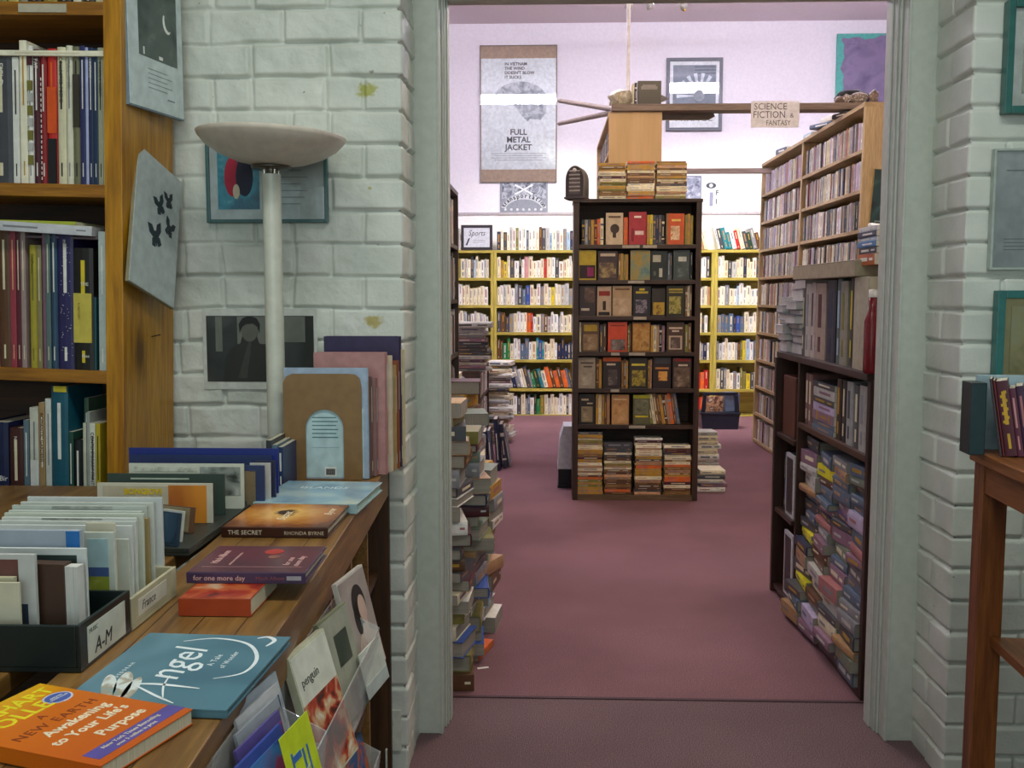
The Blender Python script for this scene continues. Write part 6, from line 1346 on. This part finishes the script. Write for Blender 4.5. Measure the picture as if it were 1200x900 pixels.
# things in the narrow far bay
o = MB().box((0, 0, 0), (.2, .20, .25), bev=.003).build('brown_box', wood('#4a1f12', '#5a2a18', '#6a3420', 'Z'), None, T(RX0+.002, 4.005, .711)); tag(o, 'red-brown wooden box in the narrow far bay of the dark brown bookcase', 'box')
for i, (z, hh, c, nm) in enumerate(((.381, .26, '#c2c0c4', 'pale frame standing in the middle of the narrow far bay'), (.041, .27, '#c9c7cc', 'white-edged frame standing at the foot of the narrow far bay'))):
    o = empty('picture_frame', T(RX0-.0, 3.99+.0, z)); MB().box((0, 0, 0), (.012, .13, hh), bev=.001).build('frame', P_(c), o); MB().box((-.001, .015, .015), (.0, .115, hh-.015)).build('picture', P_('#26242c', .4), o); tag(o, nm, 'picture frame')
for i, c in enumerate(('slate', 'pale grey', 'dark grey')): put(spine_mesh(.02, .24-.02*i, .15, c, 'cream'), T(RX0+.02, 4.23-.022*i, .381) @ RZ(-90), f'{c} book in the middle of the narrow far bay', 'books in the narrow far bay')

# ------------------------------------------------------------------ piles on the carpet just left of the doorway, and the cases beyond
LP = [('cream', 3), ('white', 3), ('grey', 2), ('olive', 2), ('gold', 1), ('orange', .7), ('blue', 1), ('pale blue', 1), ('brown', 2), ('dark grey', 2), ('grey green', 2), ('tan', 2), ('maroon', .7), ('navy', .7)]
def floor_pile(X, Y, ztop, w, where, z0=.001, seed=0, out=.02):
    z = z0; lst = []
    while z < ztop:
        t = rnd.uniform(.025, .062); ww = rnd.uniform(w*.8, w); d = rnd.uniform(.15, .22); c = pickcol(LP)
        mode = rnd.choice([90, 90, -90, 80, 0]); rz = mode+rnd.uniform(-14, 14)
        M = T(X+rnd.uniform(-out, out), Y+rnd.uniform(-.02, .02), z) @ RZ(rz) @ T(ww/2, -d/2, 0) @ RY(-90)
        lst.append((spine_mesh(t, ww, d, c, accent(c), rnd.random() < .6, pg='#9c9588', style=rnd.choice(QUIET)), M, c)); z += t+.0008
    for j, (me, M, c) in enumerate(lst):
        nm = 'topmost' if j == len(lst)-1 else ('lowest' if j == 0 else ordw(j+1)+' from the bottom')
        put(me, M, f'{c} book, {nm}, {where}', 'books piled on the carpet left of the doorway')
floor_pile(-.352, 3.20, .93, .20, 'nearest floor pile behind the left door frame')
floor_pile(-.318, 3.47, .80, .20, 'second floor pile behind the left door frame')
floor_pile(-.285, 3.76, .62, .20, 'third floor pile, sticking out into the aisle')
floor_pile(-.345, 4.05, .78, .21, 'fourth floor pile, left side of the back room')
floor_pile(-.40, 4.36, .90, .21, 'fifth floor pile, left side of the back room')
for i, (p_, c) in enumerate(((atZ(566, 783, .0), 0), (atZ(562, 766, 0), 0))):
    o = MB().box((-.02, -.006, 0), (.02, .006, .0015)).build('paper_scrap', WHITE, None, T(p_.x, p_.y, .0005) @ RZ(20-50*i)); tag(o, f'{("white paper scrap nearer the doorway", "white paper scrap beside the third pile")[i]}, on the maroon carpet', 'paper scrap')
# tall dark case, seen at a grazing angle
tl = empty('bookcase', loc=(-.50, 4.62, 0)); DKX = wood('#2c2220', '#3b302c', '#4a3d38', 'Z', 1., .5)
for y in (0, .98): MB().box((-.32, y, 0), (0, y+.025, 1.85), bev=.002).build('side_panel', DKX, tl)
MB().box((-.32, 0, 1.85), (0, 1.005, 1.875), bev=.002).build('top', DKX, tl); MB().box((-.32, .025, 0), (-.308, .98, 1.85)).build('back_panel', DKX, tl)
for k in range(6): MB().box((-.308, .025, .05+.30*k), (-.003, .98, .072+.30*k)).build('shelf', DKX, tl)
tag(tl, 'tall dark bookcase mostly hidden behind the left door frame', 'bookcase')
for k in range(2, 6): shelf_row((-.50-.01, 4.62+.03, 0), (0, 1, 0), 90, .94, .073+.30*k, .2, .26, .03, .05, .2, GRY+[('slate', 3), ('dark grey', 3)], f'{ordw(6-k)} shelf of the tall dark bookcase', 'books in the tall dark bookcase', order='from the near end')
for i, (yy_, hh, c) in enumerate(((4.95, .26, '#5a6a80'), (5.05, .22, '#8a94a4'), (5.2, .3, '#6a7688'))):
    put(spine_mesh(.05, hh, .22, c, 'white'), T(-.51, yy_, 1.876) @ RZ(90), f'{("slate", "pale grey-blue", "blue-grey")[i]} box file on top of the tall dark bookcase', 'files on the tall dark bookcase')
# low case with the brown end post
lc = empty('bookcase', loc=(-.49, 7.28, 0)); BRN = wood('#3c2a22', '#4c3830', '#5c463c', 'Z', 1., .5)
for y in (0, 1.1): MB().box((-.40, y, 0), (0, y+.03, .70), bev=.002).build('side_panel', BRN, lc)
MB().box((-.40, 0, .70), (0, 1.13, .725), bev=.002).build('top', BRN, lc); MB().box((-.40, .03, 0), (-.385, 1.1, .70)).build('back_panel', BRN, lc)
for k in range(3): MB().box((-.385, .03, .04+.22*k), (-.004, 1.1, .06+.22*k)).build('shelf', BRN, lc)
tag(lc, 'low brown bookcase with a grey pile of books on top, left of the aisle', 'bookcase')
for k in range(3): shelf_row((-.50, 7.32, 0), (0, 1, 0), 90, 1.04, .061+.22*k, .15, .19, .025, .045, .2, GRY, f'{ordw(3-k)} shelf of the low brown bookcase', 'books in the low brown bookcase', order='from the near end')
zt_ = flat_stack(-.56, 7.42, .726, 13, 0, (.20, .27), .18, .22, .02, .035, [('grey', 4), ('pale grey', 4), ('mauve', 2), ('dark grey', 2)], 'grey pile on the low brown bookcase', 'books in the grey pile on the low brown bookcase', .02, 7)
put(spine_mesh(.04, .36, .26, 'pale grey', 'dark grey'), T(-.60, 7.40, zt_) @ T(.2, -.12, 0) @ RY(-90), 'wide pale grey book lying across the top of the grey pile', 'books in the grey pile on the low brown bookcase')
flat_stack(-.42, 8.55, .001, 22, 0, (.20, .25), .18, .22, .025, .04, GRY+[('tan', 2)], 'tall floor pile beyond the low brown bookcase', 'books in the tall floor pile beyond the low brown bookcase', .03, 10)
put(spine_mesh(.03, .26, .2, 'white', 'grey'), T(-.30, 8.3, .90) @ RY(-90), 'white book jutting from the tall floor pile', 'books in the tall floor pile beyond the low brown bookcase') if False else None
# slanting grey books before the low case, and big blue ones leaning on its end
for i, (c, h_) in enumerate((('slate', .36), ('dark grey', .33), ('grey', .34))):
    put(spine_mesh(.03, h_, .22, c, 'cream'), T(-.60+.035*i, 6.25, .001) @ RZ(0) @ RY(-5), f'{c} tall book leaning on the floor before the low brown bookcase', 'tall books leaning on the floor left of the aisle')
flat_stack(-.62, 5.95, .001, 26, 0, (.20, .25), .18, .22, .025, .04, GRY+[('dark grey', 6)], 'grey floor pile before the low brown bookcase', 'books in the grey floor pile', .03, 10)
for i, (t, h_, c, x, nm) in enumerate(((.03, .38, '#1b2348', -.36, 'large navy book, innermost of those leaning beside the low brown bookcase'), (.02, .31, '#5a6078', -.405, 'grey-blue book leaning in the row beside the low brown bookcase'), (.025, .30, '#2a3050', -.44, 'dark blue book leaning against the brown post'), (.022, .29, '#9498a8', -.47, 'pale grey book nearest the brown post'))):
    put(spine_mesh(t, h_, .24, c, 'white'), T(x-.0, 7.05+.1*(i == 0), .006) @ RY(-4), nm, 'large books leaning beside the low brown bookcase')
put(spine_mesh(.03, .33, .25, '#3c4058', 'white'), T(-.315, 7.25, .006) @ RY(-6), 'large dark book farthest out, leaning beside the low brown bookcase', 'large books leaning beside the low brown bookcase')
put(spine_mesh(.012, .30, .22, '#8a8c98', 'white', False), T(-.275, 7.32, .006) @ RY(-9), 'thin grey magazine at the outer end of the leaning books', 'large books leaning beside the low brown bookcase')

# ------------------------------------------------------------------ past about 300 of a kind, the ones that show smallest become one mass
bpy.context.view_layer.update()
ci_ = cam.matrix_world.inverted() if False else (Matrix.Translation(cam.location) @ cam.rotation_euler.to_matrix().to_4x4()).inverted()
def shown(o):
    pts = []
    for c in o.bound_box:
        v = ci_ @ (o.matrix_world @ Vector(c))
        if v.z > -.05: return 0
        pts.append((600+F*v.x/-v.z, 450-F*v.y/-v.z))
    x0, x1 = min(p[0] for p in pts), max(p[0] for p in pts); y0, y1 = min(p[1] for p in pts), max(p[1] for p in pts)
    if x1 < 0 or x0 > 1200 or y1 < 0 or y0 > 900: return 0
    return (x1-x0)*(y1-y0)
def thin(kind, keep, name, label):
    obs = [o for o in COL.objects if o.get('category') == kind and o.type == 'MESH' and o.parent is None and o.get('kind') is None]
    print('KIND', kind, len(obs))
    if len(obs) <= keep: return
    obs.sort(key=lambda o: (-len(o.children), -shown(o)))
    rest = [o for o in obs[keep:] if not o.children]
    join_stuff([(o.data, o.matrix_basis.copy()) for o in rest], name, label, kind)
    for o in rest: bpy.data.objects.remove(o)
thin('paperback', 300, 'paperbacks', 'smallest-showing paperbacks at the far ends of the tall pine case shelves')
thin('hardback', 300, 'hardbacks', 'smallest-showing hardbacks on the yellow bookcases by the back wall')
thin('book', 300, 'books', 'smallest-showing books, tucked into the dark cases left of the back room')
